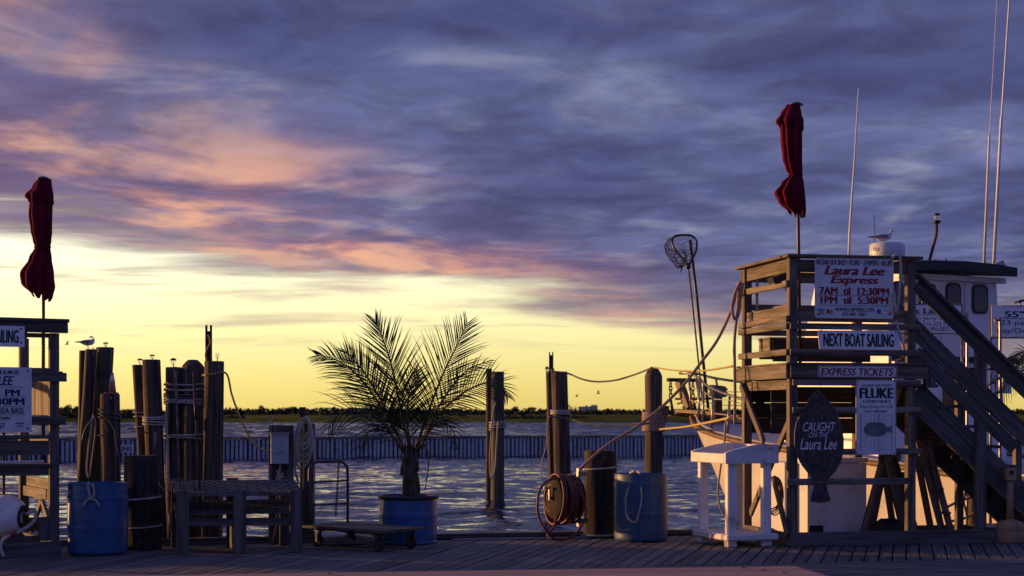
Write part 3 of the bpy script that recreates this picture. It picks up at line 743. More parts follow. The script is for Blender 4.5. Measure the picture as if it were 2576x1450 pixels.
# rings and lines on the black bollard piles
wraps('pale rope ring high on the squat black bollard behind the rope eye barrel', A10, 1252, 1254, 1.05, .012, pad=1.05, slope=.06)
wraps('pale rope ring low on the squat black bollard behind the rope eye barrel', A10, 1322, 1326, 1.05, .012, pad=1.06, slope=.07)
wraps('rope turn lying round the foot of the squat black bollard', A10, 1386, 1384, 1.1, .013, pad=1.12, slope=0)
wraps('pale rope ring around the squat split black pile with the reel', A11, 1178, 1176, 1.05, .013, pad=1.06, slope=.05)
wraps('rope turn lying round the foot of the squat split black pile', A11, 1344, 1343, 1.1, .014, pad=1.10, slope=0)
o = MB().tube(catmull([W(394, 1325, 18.8), W(398, 1350, 18.8), W(402, 1372, 18.9), ground(398, 1384), ground(420, 1383)], 6), .011, 7).build('rope', 'rope_dark', None, W(394, 1325, 18.8)); tag(o, 'dark rope tail falling from the squat black bollard to the deck', 'rope')
o = MB().tube(catmull([W(394, 1180, 18.95), W(400, 1215, 19.2), W(412, 1232, 19.6), W(428, 1232, 19.9)], 6), .006, 6).build('rope', 'rope', None, W(394, 1180, 18.95)); tag(o, 'thin slack line between the black bollard and the rod rack', 'rope')

def perforated(mb, O, u, v, nx, ny, cw, ch, r, th):
    up = Vector((0, 0, 1)); seg = 12
    for i in range(nx):
        for j in range(ny):
            c = O + u * (cw * (i + .5)) + v * (ch * (j + .5)); vs = []
            for lay in (0, -th):
                for k in range(seg):
                    a = 2 * math.pi * k / seg; ca, sa = math.cos(a), math.sin(a); s_ = 1 / max(abs(ca), abs(sa))
                    vs.append(c + u * (ca * s_ * cw / 2) + v * (sa * s_ * ch / 2) + up * lay)
                for k in range(seg):
                    a = 2 * math.pi * k / seg; vs.append(c + u * (math.cos(a) * r) + v * (math.sin(a) * r) + up * lay)
            fs = []
            for k in range(seg):
                k2 = (k + 1) % seg
                fs += [(k, k2, seg + k2, seg + k), (2 * seg + k, 3 * seg + k, 3 * seg + k2, 2 * seg + k2), (seg + k, seg + k2, 3 * seg + k2, 3 * seg + k)]
            mb.add(vs, fs)
    for (a, b, d) in ((O, O + u * (nx * cw), None), (O + v * (ny * ch), O + u * (nx * cw) + v * (ny * ch), None), (O, O + v * (ny * ch), None), (O + u * (nx * cw), O + u * (nx * cw) + v * (ny * ch), None)):
        mb.add([a, b, b - up * th, a - up * th], [(0, 1, 2, 3)])

def rod_rack():
    F = Frame((ground(443, 1396).x, ground(443, 1396).y), 13.5); zt = .70; Wd = 1.42; D = 1.0; tl = Vector((0, 0, .12))
    root = thing('rod_rack', 'low wooden rack with two perforated shelves for fishing rods', 'rack', F.P(0, 0, 0))
    for (a, nm) in ((.07, 0), (.72, 1), (1.36, 2)):
        beam('leg', F.P(a, .02, .002), F.P(a, .02, zt + .03), .042, .142, 'timber_grey', root, up=F.u)
        beam('leg', F.P(a - .03, D - .03, .002), F.P(a - .03, D - .03, zt + .13), .042, .142, 'timber_grey', root, up=F.u)
        if nm == 1: beam('side_plank', F.P(a - .055, .05, .16), F.P(a - .055, D - .06, .16), .03, .30, 'timber', root)
        beam('cross_piece', F.P(a - .05, .05, zt - .07), F.P(a - .05, D - .06, zt + .04), .035, .09, 'timber_grey', root)
        beam('cross_piece', F.P(a - .05, .05, .40), F.P(a - .05, D - .06, .51), .035, .09, 'timber_grey', root)
    mb = MB(); perforated(mb, F.P(-.02, .045, zt), F.u, F.v + tl, 12, 4, Wd / 12 + .003, (D - .1) / 4, .028, .02); mb.build('top_shelf', 'timber_grey', root)
    mb = MB(); perforated(mb, F.P(.02, .045, .47), F.u, F.v + tl, 12, 4, (Wd - .06) / 12, (D - .14) / 4, .028, .02); mb.build('lower_shelf', 'timber_grey', root)
    beam('rail', F.P(.0, .045, .36), F.P(Wd - .02, .045, .36), .03, .09, 'timber_grey', root)
    beam('rail', F.P(.0, .0455, .675), F.P(Wd, .0455, .675), .03, .035, 'timber_grey', root)
    beam('brace', F.P(-.06, .05, .30), F.P(-.06, D - .05, .60), .03, .10, 'timber', root)
    return F
RK = rod_rack()
for (x0, y0, x1, y1, lab, m_) in ((441, 923, 453, 1262, 'pale wooden pole standing in the rod rack against the roped piles', 'timber'), (486, 927, 507, 1310, 'dark banded gaff pole standing in the rod rack', 'timber_dark')):
    a = W(x0, y0, 18.62); b = W(x1, y1, 18.42); root = thing('pole', lab, 'pole', b)
    MB().tube([b, b.lerp(a, .98)], .0135, 10).build('shaft', m_, root)
    if m_ == 'timber_dark': MB().tube([b.lerp(a, .66), b.lerp(a, .78)], .017, 10).build('grip', 'black_rubber', root)
    else: MB().tube([b.lerp(a, .97), a], .016, 10).build('end_cap', 'black_rubber', root)

def pedestal():
    F = Frame((ground(676, 1370).x, ground(676, 1370).y), 12.6)
    root = thing('power_post', 'timber electrical post with grey meter box and number plate', 'post', F.P(0, 0, 0))
    z1 = zpx(1070, 19.55)
    beam('post', F.P(.02, .06, .002), F.P(.02, .06, z1), .05, .035, 'timber', root, up=F.u)
    beam('post', F.P(.175, .075, .002), F.P(.175, .075, z1), .045, .27, 'timber_grey', root, up=F.u)
    a0, zt = F.hit(681, 1093, -.04); a1, zb = F.hit(725, 1166, -.04)
    bx_ = MB(); bx_.box(F.P((a0 + a1) / 2, -.03, (zt + zb) / 2), a1 - a0, .15, zt - zb, F.u); o = bx_.build('meter_box', 'box_grey', root)
    MB().box(F.P((a0 + a1) / 2, -.035, zt + .012), a1 - a0 + .02, .18, .022, F.u).build('lid', 'box_grey', o)
    MB().tube([F.P((a0 + a1) / 2 - .04, -.112, zb + .14), F.P((a0 + a1) / 2 - .02, -.116, zb + .13), F.P((a0 + a1) / 2 + .03, -.116, zb + .135), F.P((a0 + a1) / 2 + .05, -.112, zb + .15)], .005, 6).build('latch', 'steel', o)
    board(F, (684, 1170, 724, 1214), .035, .02, 'plate', 'timber_dark', parent=root)
    lettering(F, (694, 1182, 713, 1204), .033, '26a', root, 'ink_white', .02)
    MB().tube(catmull([F.P(a0 + .12, .0, zb + .01), F.P(a0 + .11, -.01, zb - .08), F.P(a0 + .08, .0, zb - .2), F.P(a0 + .07, .03, .3), F.P(a0 + .02, .02, .01)], 6), .013, 8).build('cable', 'hose_pink', root)
    return F.P(a0, -.03, zb + .14)
pb = pedestal()
ya = axis_at(A9, zpx(939, 20.15)) + Vector((A9['_r'] + .03, -.02, 0))
pts = sag(ya, W(676, 1136, 19.5), 0, 2)
o = MB().tube(catmull([axis_at(A9, zpx(944, 20.15)) + Vector((-A9['_r'] - .015, -.02, 0)), axis_at(A9, zpx(943, 20.15)) + Vector((-.02, -A9['_r'] - .02, 0)), ya, W(583, 992, 20.0), W(600, 1040, 19.85), W(625, 1095, 19.7), W(648, 1124, 19.6), W(677, 1136, 19.52)], 8), .013, 8).build('rope', 'rope_yellow', None, ya)
tag(o, 'yellow line sagging from the forked channel pile to the meter box', 'rope')

def rope_post():
    Y = 20.05; b = W(774, 1364, Y)
    root = thing('post', 'squared timber post with a raised tongue carrying coiled rope', 'post', (b.x, Y, -.3))
    z1 = zpx(1066, Y); beam('shaft', (b.x, Y, -.3), (b.x - .002, Y, z1), .18, .17, 'timber_grey', root, up=(1, 0, 0))
    beam('tongue', (b.x - .06, Y, z1 - .3), (b.x - .06, Y, zpx(1024, Y)), .13, .06, 'timber_dark', root, up=(1, 0, 0))
    rng = random.Random(5); top = W(760, 1060, Y - .12)
    mb = MB()
    for i in range(7):
        wl = .055 + .009 * i; dr = .24 + .062 * i; sx = rng.uniform(-.01, .02); y = Y - .115 - .014 * (i % 3)
        pts = []
        for k in range(25):
            t = 2 * math.pi * k / 24
            pts.append(Vector((b.x - .03 + sx + math.sin(t) * (wl * (.85 + .25 * (1 - math.cos(t)) / 2)), y - .02 * math.sin(t / 2) + .015 * math.sin(3 * t + i), zpx(1058, Y) + .02 - dr * (1 - math.cos(t)) / 2 - .02 * math.sin(t * 2 + i) + .03 * math.sin(t))))
        mb.tube(pts[:-1], .0155, 8, closed=True)
    mb.tube(catmull([(b.x - .14, Y - .12, zpx(1080, Y)), (b.x - .155, Y - .12, zpx(1120, Y)), (b.x - .14, Y - .13, zpx(1180, Y)), (b.x - .10, Y - .13, zpx(1215, Y))], 6), .0155, 8)
    mb.tube(catmull([(b.x + .09, Y - .12, zpx(1100, Y)), (b.x + .10, Y - .12, zpx(1180, Y)), (b.x + .09, Y - .13, zpx(1270, Y))], 6), .0125, 8)
    tag(mb.build('rope', 'rope', None, (b.x, Y - .12, z1)), 'thick white rope hung in coils on the squared timber post', 'rope')
    mb = MB(); mb.tube(catmull([(b.x - .10, Y - .09, zpx(1062, Y)), (b.x - .05, Y - .16, zpx(1053, Y)), (b.x + .0, Y - .14, zpx(1056, Y)), (b.x - .04, Y - .17, zpx(1066, Y)), (b.x - .03, Y - .17, zpx(1085, Y)), (b.x - .035, Y - .15, zpx(1150, Y)), (b.x - .04, Y - .15, zpx(1230, Y))], 7), .014, 8)
    tag(mb.build('rope', 'rope_yellow', None, (b.x, Y - .16, zpx(1053, Y))), 'yellow line knotted over the coiled white rope', 'rope')
rope_post()

def cart():
    w1 = ground(800, 1376); w3 = ground(946, 1388); e = (w3 - w1).normalized(); n = Vector((-e.y, e.x, 0)); L = 1.04; Wd = .60
    F = Frame((w1.x, w1.y), math.degrees(math.atan2(e.y, e.x)))
    root = thing('platform_cart', 'low plywood platform cart with a steel push handle and chain', 'cart', F.P(.5, .3, 0))
    zt = .262
    o = MB().box(F.P(L / 2 + .0, Wd / 2 - .02, zt - .016), L + .34, Wd + .16, .032, e).build('platform', 'timber_grey', root)
    MB().box(F.P(L / 2, Wd / 2 - .02, zt - .050), L + .1, Wd - .06, .034, e).build('subframe', 'steel_dark', root)
    for (a, b) in ((0, 0), (0, Wd - .06), (L, 0), (L, Wd - .06)):
        c = F.P(a, b, .082)
        t = MB().lathe(c - F.v * .022, [(.05, 0), (.078, .006), (.082, .022), (.078, .038), (.05, .044)], 22, axis=F.v).build('wheel', 'black_rubber', root)
        MB().lathe(c - F.v * .027, [(.03, 0), (.03, .054)], 14, axis=F.v).build('hub', 'steel', t)
        fk = MB(); fk.box(c + Vector((0, 0, .05)) - F.v * .035, .045, .006, .13, e); fk.box(c + Vector((0, 0, .05)) + F.v * .035, .045, .006, .13, e); fk.box(c + Vector((0, 0, .118)), .09, .09, .01, e); fk.build('fork', 'steel_dark', root)
    x = -.10; y0, y1 = -.05, Wd - .02; h = 1.02
    pts = [F.P(x, y0, zt), F.P(x - .0, y0, h - .16), F.P(x, y0 + .03, h - .05), F.P(x, y0 + .12, h)] + [F.P(x, y0 + .12 + (y1 - y0 - .24) * k / 4, h) for k in range(1, 4)] + [F.P(x, y1 - .12, h), F.P(x, y1 - .03, h - .05), F.P(x, y1, h - .16), F.P(x, y1, zt)]
    hd = MB().tube(catmull(pts, 4), .0175, 10).build('handle', 'steel_dark', root)
    for z in (.50, .78): MB().tube([F.P(x, y0, z), F.P(x, y1, z)], .012, 8).build('crossbar', 'steel_dark', hd)
    ch = MB(); a = F.P(x - .02, y1 - .13, h - .02)
    for k in range(16):
        c = a + Vector((-.004 * k * .6, 0, -.042 * k)); al = k % 2
        ch.tube([c + (F.v if al else F.u) * (math.cos(t) * .012) + Vector((0, 0, math.sin(t) * .028)) for t in [2 * math.pi * q / 10 for q in range(10)]], .005, 6, closed=True)
    ch.build('chain', 'steel_dark', root)
cart()

def palm():
    Y = 19.72; b = W(1027, 1372, Y); r = mpx(149, Y) / 2; H = zpx(1246, Y)
    root = thing('planter', 'cut down blue plastic drum used as a palm planter with black rim', 'planter', (b.x, Y, 0))
    prof = [(r * .93, .005), (r * .98, .012), (r * .985, .03), (r * .95, .045)] + [(r * (.955 + .03 * math.sin(math.pi * t / 20)) + (r * .02 if t in (11, 12) else 0), .05 + (H - .06) * t / 20) for t in range(21)] + [(r * .9, H - .02), (r * .9, H - .07)]
    MB().lathe((b.x, Y, 0), prof, 40, wob=.004, caps=(True, False)).build('drum', 'blue_plastic', root)
    MB().lathe((b.x, Y, 0), [(r * 1.0, H - .045), (r * 1.03, H - .035), (r * 1.03, H), (r * .92, H + .004), (r * .92, H - .03)], 40, caps=(False, False)).build('rim', 'black_rubber', root)
    MB().lathe((b.x, Y, 0), [(r * .9, H - .06), (r * .4, H - .03), (.01, H - .02)], 24, caps=(False, True)).build('soil', 'soil', root)
    tr = thing('palm_tree', 'small feather palm growing from the blue drum planter', 'palm', (b.x, Y, H - .05))
    t = MB(); cx = W(1032, 1200, Y).x
    t.lathe((cx, Y, H - .06), [(.098, 0), (.100, .10), (.092, .25), (.094, .38), (.075, .50), (.05, .62), (.025, .70)], 20, wob=.16)
    rng = random.Random(9)
    for k in range(9):
        a = k * 2.4; z = H + .03 + k * .055
        t.tube([(cx + math.cos(a) * .078, Y + math.sin(a) * .078, z), (cx + math.cos(a) * .088, Y + math.sin(a) * .088, z + .10), (cx + math.cos(a) * .088, Y + math.sin(a) * .088, z + .19 + rng.uniform(0, .1))], [.05, .035, .012], 6, flat=.4)
    t.build('trunk', 'husk', tr)
    def frond(path, dep, ll, n, droop, bare=.22, wid=.0145, ang=.95, sparse=1.0):
        pts = catmull([W(x, y, Y + d) for (x, y), d in zip(path, dep)], 12)
        N = len(pts); ln = [0]
        for i in range(1, N): ln.append(ln[-1] + (pts[i] - pts[i - 1]).length)
        tot = ln[-1]
        lf = MB()
        n = int(n * .86)
        for i in range(n):
            s_ = tot * (bare + (1 - bare) * (i + .5) / n)
            j = max(k for k in range(N) if ln[k] <= s_); j = min(j, N - 2); p = pts[j].lerp(pts[j + 1], (s_ - ln[j]) / max(1e-6, ln[j + 1] - ln[j]))
            tg = (pts[j + 1] - pts[j]).normalized(); view = Vector((0, -1, 0)) + Vector((rng.uniform(-.1, .1), 0, .35)); side = tg.cross(view).normalized(); nrm = side.cross(tg).normalized()
            u_ = (i + .5) / n; prof_ = (.72 + .42 * math.sin(math.pi * min(1, u_ * .95 + .05))) * (1 - .62 * u_ ** 2.5)
            for sg in (-1, 1):
                if rng.random() > sparse: continue
                L = ll * prof_ * rng.uniform(.8, 1.1); a_ = ang * (1.08 - .55 * u_) + rng.uniform(-.09, .09)
                d = (tg * math.cos(a_) + side * (sg * math.sin(a_)) + nrm * rng.uniform(-.05, .22)).normalized()
                q = p.copy(); prev = None; wv = d.cross(nrm).normalized(); K = 5; vs = []
                dr = droop * rng.uniform(.4, 1.6)
                for k in range(K + 1):
                    t_ = k / K; w_ = wid * (.55 + .45 * min(1, t_ * 4)) * (1 - t_ ** 2.2) + .0012
                    vs += [q - wv * w_ * .5, q + wv * w_ * .5]
                    dd = (d + Vector((0, 0, -dr * t_ * t_ * 1.6))).normalized(); q = q + dd * (L / K)
                lf.add(vs, [(2 * k, 2 * k + 1, 2 * k + 3, 2 * k + 2) for k in range(K)])
        fo = lf.build('frond', 'leaf', tr)
        rs = MB().tube(pts, [.016 * (1 - .85 * k / (N - 1)) + .002 for k in range(N)], 6); rs.build('stem', 'frond_stem', fo)
    frond([(1030, 1140), (1008, 1030), (985, 920), (962, 850), (944, 804)], [0, -.05, -.12, -.16, -.2], .60, 54, .10, bare=.16, ang=.80)
    frond([(1024, 1140), (962, 1028), (900, 945), (845, 905), (795, 893)], [0, -.1, -.15, -.2, -.25], .56, 50, .34, bare=.16, ang=.88)
    frond([(1022, 1140), (970, 1030), (925, 950), (890, 905), (868, 880)], [0, .15, .3, .4, .45], .56, 48, .22, bare=.16, ang=.85)
    frond([(1042, 1140), (1078, 1035), (1115, 940), (1148, 872), (1176, 812)], [0, -.05, -.1, -.1, -.1], .62, 50, .12, bare=.16, ang=.92)
    frond([(1044, 1140), (1096, 1052), (1160, 992), (1225, 962), (1262, 968), (1279, 1000)], [0, -.15, -.25, -.3, -.32, -.34], .50, 46, .5, bare=.16, ang=1.0)
    frond([(1034, 1140), (1024, 1060), (1030, 985), (1052, 930)], [0, -.2, -.32, -.38], .50, 40, .2, bare=.16, ang=.8)
    frond([(1048, 1140), (1100, 1030), (1165, 940), (1235, 905)], [0, .2, .35, .45], .34, 30, .5, ang=.9, sparse=.8)
    frond([(1018, 1142), (960, 1062), (900, 1030), (850, 1045), (825, 1080)], [0, -.2, -.35, -.45, -.5], .58, 30, .8, wid=.011, ang=.9, sparse=.75)
    frond([(1020, 1142), (980, 1090), (930, 1085), (895, 1130)], [0, -.1, -.2, -.25], .48, 22, 1.0, wid=.010, sparse=.7)
    frond([(1048, 1142), (1080, 1085), (1110, 1060), (1140, 1085), (1150, 1130)], [0, -.2, -.3, -.35, -.35], .26, 18, 1.2, wid=.012, sparse=.7)
    frond([(1040, 1142), (1066, 1120), (1078, 1160), (1070, 1235)], [0, -.15, -.2, -.2], .10, 8, 1.2, wid=.009, sparse=.6)
palm()

# hoses on the deck
def coil(label, c, r, turns, tr, m, name='hose'):
    mb = MB()
    for k in range(turns):
        z = tr + .004 + (k % 3) * tr * 1.7; rr = r * (1 - .07 * (k // 3)) + random.uniform(-.015, .015)
        mb.tube([Vector((c.x + math.cos(a) * rr * 1.25, c.y + math.sin(a) * rr * .8, z + .006 * math.sin(3 * a + k))) for a in [2 * math.pi * q / 36 for q in range(36)]], tr, 8, closed=True)
    o = mb.build(name, m, None, (c.x, c.y, 0)); tag(o, label, 'hose')
coil('pale pink hose coiled flat on the deck behind the cart', Vector((W(868, 1350, 19.75).x, 19.75, 0)), .27, 7, .015, 'hose_pink')
o = MB().tube(catmull([DK.P(x, QE - .24 + .03 * math.sin(x * 2.1), .022) for x in [-1.0 + .3 * i for i in range(14)]], 5), .021, 9).build('hose', 'black_rubber', None, DK.P(-1, QE - .24, 0)); tag(o, 'black hose lying along the dock edge from planter to white table', 'hose')
o = MB().tube(catmull([DK.P(x, QE - .34 + .02 * math.sin(x * 3.1 + 1), .012) for x in [-.4 + .3 * i for i in range(8)]], 5), .010, 7).build('hose', 'hose_pink', None, DK.P(-.4, QE - .34, 0)); tag(o, 'thin pale line lying beside the black hose', 'hose')
o = MB().tube(catmull([DK.P(x, QE - .30 + .04 * math.sin(x * 2.7 + 1), .015) for x in [-4.3 + .3 * i for i in range(9)]], 5), .013, 7).build('rope', 'rope_dark', None, DK.P(-4.3, QE - .30, 0)); tag(o, 'dark rope lying on the deck behind the rod rack', 'rope')

def reel():
    Y = 20.25; c = W(1391, 1253, Y); ax = Vector((.90, .43, 0)).normalized(); e = Vector((-ax.y, ax.x, 0)); up = Vector((0, 0, 1))
    root = thing('hose_reel', 'wall mounted steel hose reel with crank on the squat split pile', 'reel', (c.x + .25, Y + .2, c.z - .3))
    ry = mpx(52, Y)
    d1 = MB().lathe(c, [(.02, -.012), (ry * .97, -.008), (ry, 0), (ry, .008), (ry * .96, .012)], 40, axis=ax).build('flange', 'reel_black', root)
    MB().lathe(c + ax * .33, [(ry * .97, 0), (ry, .006), (ry * .97, .012)], 40, axis=ax).build('flange', 'reel_black', root)
    MB().lathe(c, [(.09, 0), (.09, .33)], 20, axis=ax).build('drum', 'steel_dark', root)
    cr = MB(); cr.tube([c - ax * .012, c - ax * .06], .02, 10); cr.box(c - ax * .05 + up * .06, .03, .02, .17, e); cr.tube([c - ax * .05 + up * .13, c - ax * .13 + up * .13], .014, 8); cr.build('crank', 'steel', root)
    fr = MB(); fr.box(c + ax * .37 + up * .0, .03, .06, .75, ax); fr.box(c + ax * .42 + up * .3, .14, .06, .06, ax); fr.box(c + ax * .42 - up * .3, .14, .06, .06, ax); fr.build('bracket', 'steel', root)
    hs = MB(); rng = random.Random(4)
    for k in range(26):
        r = ry * (.50 + .52 * (k % 3) / 2) + rng.uniform(-.012, .03); o_ = .02 + .29 * ((k // 3) / 8.5); tx, tz = rng.uniform(-.04, .04), rng.uniform(-.04, .04)
        r *= 1.0 if k % 3 < 2 else 1.08
        hs.tube([c + ax * (o_ + tx * math.cos(t) + tz * math.sin(t)) + e * (math.cos(t) * r) + up * (math.sin(t) * r - .015) for t in [2 * math.pi * q / 30 for q in range(30)]], .0165, 8, closed=True)
    hs.tube(catmull([W(1430, 1208, 20.2), W(1392, 1204, 20.1), W(1362, 1225, 20.0), W(1352, 1265, 19.95), W(1357, 1305, 19.95), W(1378, 1340, 19.95), ground(1400, 1361) + up * .02, W(1440, 1350, 19.9), W(1465, 1320, 19.95), W(1473, 1285, 20.0), W(1466, 1250, 20.05), W(1448, 1225, 20.1), W(1430, 1212, 20.15)], 8), .0165, 8)
    hs.tube(catmull([W(1400, 1300, 20.15), W(1394, 1325, 20.05), W(1378, 1345, 20.0), W(1390, 1356, 19.95)], 6), .0165, 8)
    tag(hs.build('hose', 'hose_red', None, c), 'reddish brown hose wound on the reel with one loose loop', 'hose')
    nz = MB().tube([W(1369, 1326, 19.95), W(1380, 1334, 19.95)], .022, 8); tag(nz.build('hose_coupling', 'ink_blue', None, W(1369, 1326, 19.95)), 'small blue coupling on the loose loop of red hose', 'coupling')
reel()

def white_table():
    F = Frame((ground(1834, 1378).x, ground(1834, 1378).y), 19); L = .58; D = .84; h = zpx(1164, 19.1); m_ = 'white_paint'
    root = thing('cleaning_table', 'white painted fish cleaning table with raised tray and lower shelf', 'table', F.P(L / 2, D / 2, 0))
    for (a, b) in ((.045, .05), (L - .06, .05), (.045, D - .04), (L - .06, D - .04)):
        beam('leg', F.P(a, b, .155), F.P(a, b, h), .092, .112, m_, root, up=F.u, bev=.012)
        beam('foot', F.P(a, b, .002), F.P(a, b, .085), .11, .12, m_, root, up=F.u, bev=.01)
    beam('shelf', F.P(-.055, D / 2, .12), F.P(L + .055, D / 2, .12), D + .14, .075, m_, root, bev=.014)
    zt = h + .02
    beam('tray_floor', F.P(-.02, D / 2, zt + .015), F.P(L + .0, D / 2, zt + .015), D + .02, .03, m_, root, bev=.004)
    def side(b, th):
        pr = [F.P(-.07, b, h - .01), F.P(L + .06, b, h - .01), F.P(L + .06, b, h + .215), F.P(L * .72, b, h + .225), F.P(L * .42, b, h + .20), F.P(-.02, b, h + .14), F.P(-.07, b, h + .12)]
        return MB().prism(pr, F.v * th)
    side(-.05, .05).build('tray_side', m_, root); side(D + .02, .05).build('tray_side', m_, root)
    beam('tray_side', F.P(-.045, .0, h + .05), F.P(-.045, D + .02, h + .05), .05, .12, m_, root, bev=.008)
    beam('tray_side', F.P(L + .035, .0, h + .10), F.P(L + .035, D + .02, h + .10), .05, .22, m_, root, bev=.008)
white_table()

# foreground picnic table
def picnic():
    F = Frame((W(2000, 1424, 8.93).x, W(2000, 1424, 8.93).y), 8.2)
    root = thing('picnic_table', 'reddish brown picnic table top with dark screw heads', 'table', F.P(-1, -.4, 0))
    for k in range(5): beam('plank', F.P(-4.9, -.07 - .148 * k, .74), F.P(0, -.07 - .148 * k, .74), .14, .038, 'table_top', root)
    for (a, k) in ((-.32, 0), (-.30, 1), (-.28, 2), (-2.6, 0), (-2.6, 1)): MB().lathe(F.P(a + .05 * k, -.07 - .148 * k, .757), [(.016, 0), (.013, .006)], 12).build('screw', 'ink_black', root)
    for a in (-.5, -4.4):
        for s_ in (-1, 1): beam('leg', F.P(a, -.37 + s_ * .62, .002), F.P(a, -.37 + s_ * .2, .70), .04, .09, 'table_top', root, up=F.u)
        beam('cross_bar', F.P(a + .05, -1.0, .42), F.P(a + .05, .26, .42), .04, .09, 'table_top', root)
        beam('cleat', F.P(a + .0, -.66, .70), F.P(a + .0, -.08, .70), .04, .04, 'table_top', root)
    for s_ in (-1, 1): beam('bench', F.P(-4.9, -.37 + s_ * .62, .445), F.P(0, -.37 + s_ * .62, .445), .22, .038, 'table_top', root)
picnic()

# lines out on the water side
def line(label, pts, r, m, n=8):
    o = MB().tube(catmull(pts, n), r, 7).build('rope', m, None, Vector(pts[0])); tag(o, label, 'rope'); return o
line('rope swagged between the forked bracket pile and the pointed pile', [W(1388, 934, 36.5), W(1427, 939, 36.5), W(1462, 953, 36.2), W(1500, 960, 36), W(1550, 956, 35.7), W(1600, 941, 35.4), W(1643, 924, 35)], .021, 'rope_tan')
line('rope from the pointed pile top to the tall ticket stand', [W(1643, 924, 35), W(1690, 931, 30.5), W(1745, 934, 27), W(1790, 930, 24), W(1845, 921, 20.75)], .015, 'rope_yellow')
line('dark slack line between the forked bracket pile and the pointed pile', [W(1380, 1048, 36.4), W(1427, 1052, 36.3), W(1460, 1062, 36), W(1510, 1071, 35.6), W(1560, 1071, 35.3), W(1622, 1064, 34.8)], .021, 'rope_dark')
wraps('many neat turns of thick rope around the pointed pile', B5, 1036, 1084, 10, .030, 'rope_tan', pad=1.02)
wraps('rope lashing around the forked bracket pile', B4, 1030, 1043, 3, .018, 'rope', pad=1.08)
wraps('rope lashing around the pale pile behind the palm fronds', B2, 1058, 1080, 3.5, .020, 'rope', pad=1.10, slope=.12)
line('pale rope loop hanging down the pile behind the palm fronds', [W(1247, 1012, 40), W(1240, 1040, 40), W(1236, 1090, 40), W(1232, 1150, 40), W(1234, 1195, 40), W(1240, 1202, 40), W(1246, 1170, 40), W(1249, 1120, 40), W(1253, 1060, 40)], .020, 'rope')
line('thin rope hanging down the leaning far pile', [W(1378, 1060, 36.3), W(1374, 1120, 36.3), W(1364, 1160, 36.3), W(1362, 1195, 36.3)], .016, 'rope')
line('yellow rope from the pointed pile to the tall ticket stand', [W(1660, 1080, 34.6), W(1720, 1074, 29), W(1790, 1061, 24), W(1858, 1046, 20.9)], .020, 'rope_yellow')
line('dark mooring line from the pointed pile to the boat bowsprit', [W(1662, 1052, 34.8), W(1700, 1040, 34), W(1740, 1020, 33), W(1764, 1004, 32.5)], .02, 'rope_dark')
line('thick rope rising from the squat split pile to the tall ticket stand', [W(1440, 1202, 20.45), W(1475, 1165, 20.45), W(1530, 1118, 20.5), W(1600, 1075, 20.55), W(1660, 1028, 20.6), W(1720, 968, 20.65), W(1765, 910, 20.68), W(1805, 855, 20.7), W(1840, 780, 20.7), W(1858, 712, 20.7)], .020, 'rope_tan')

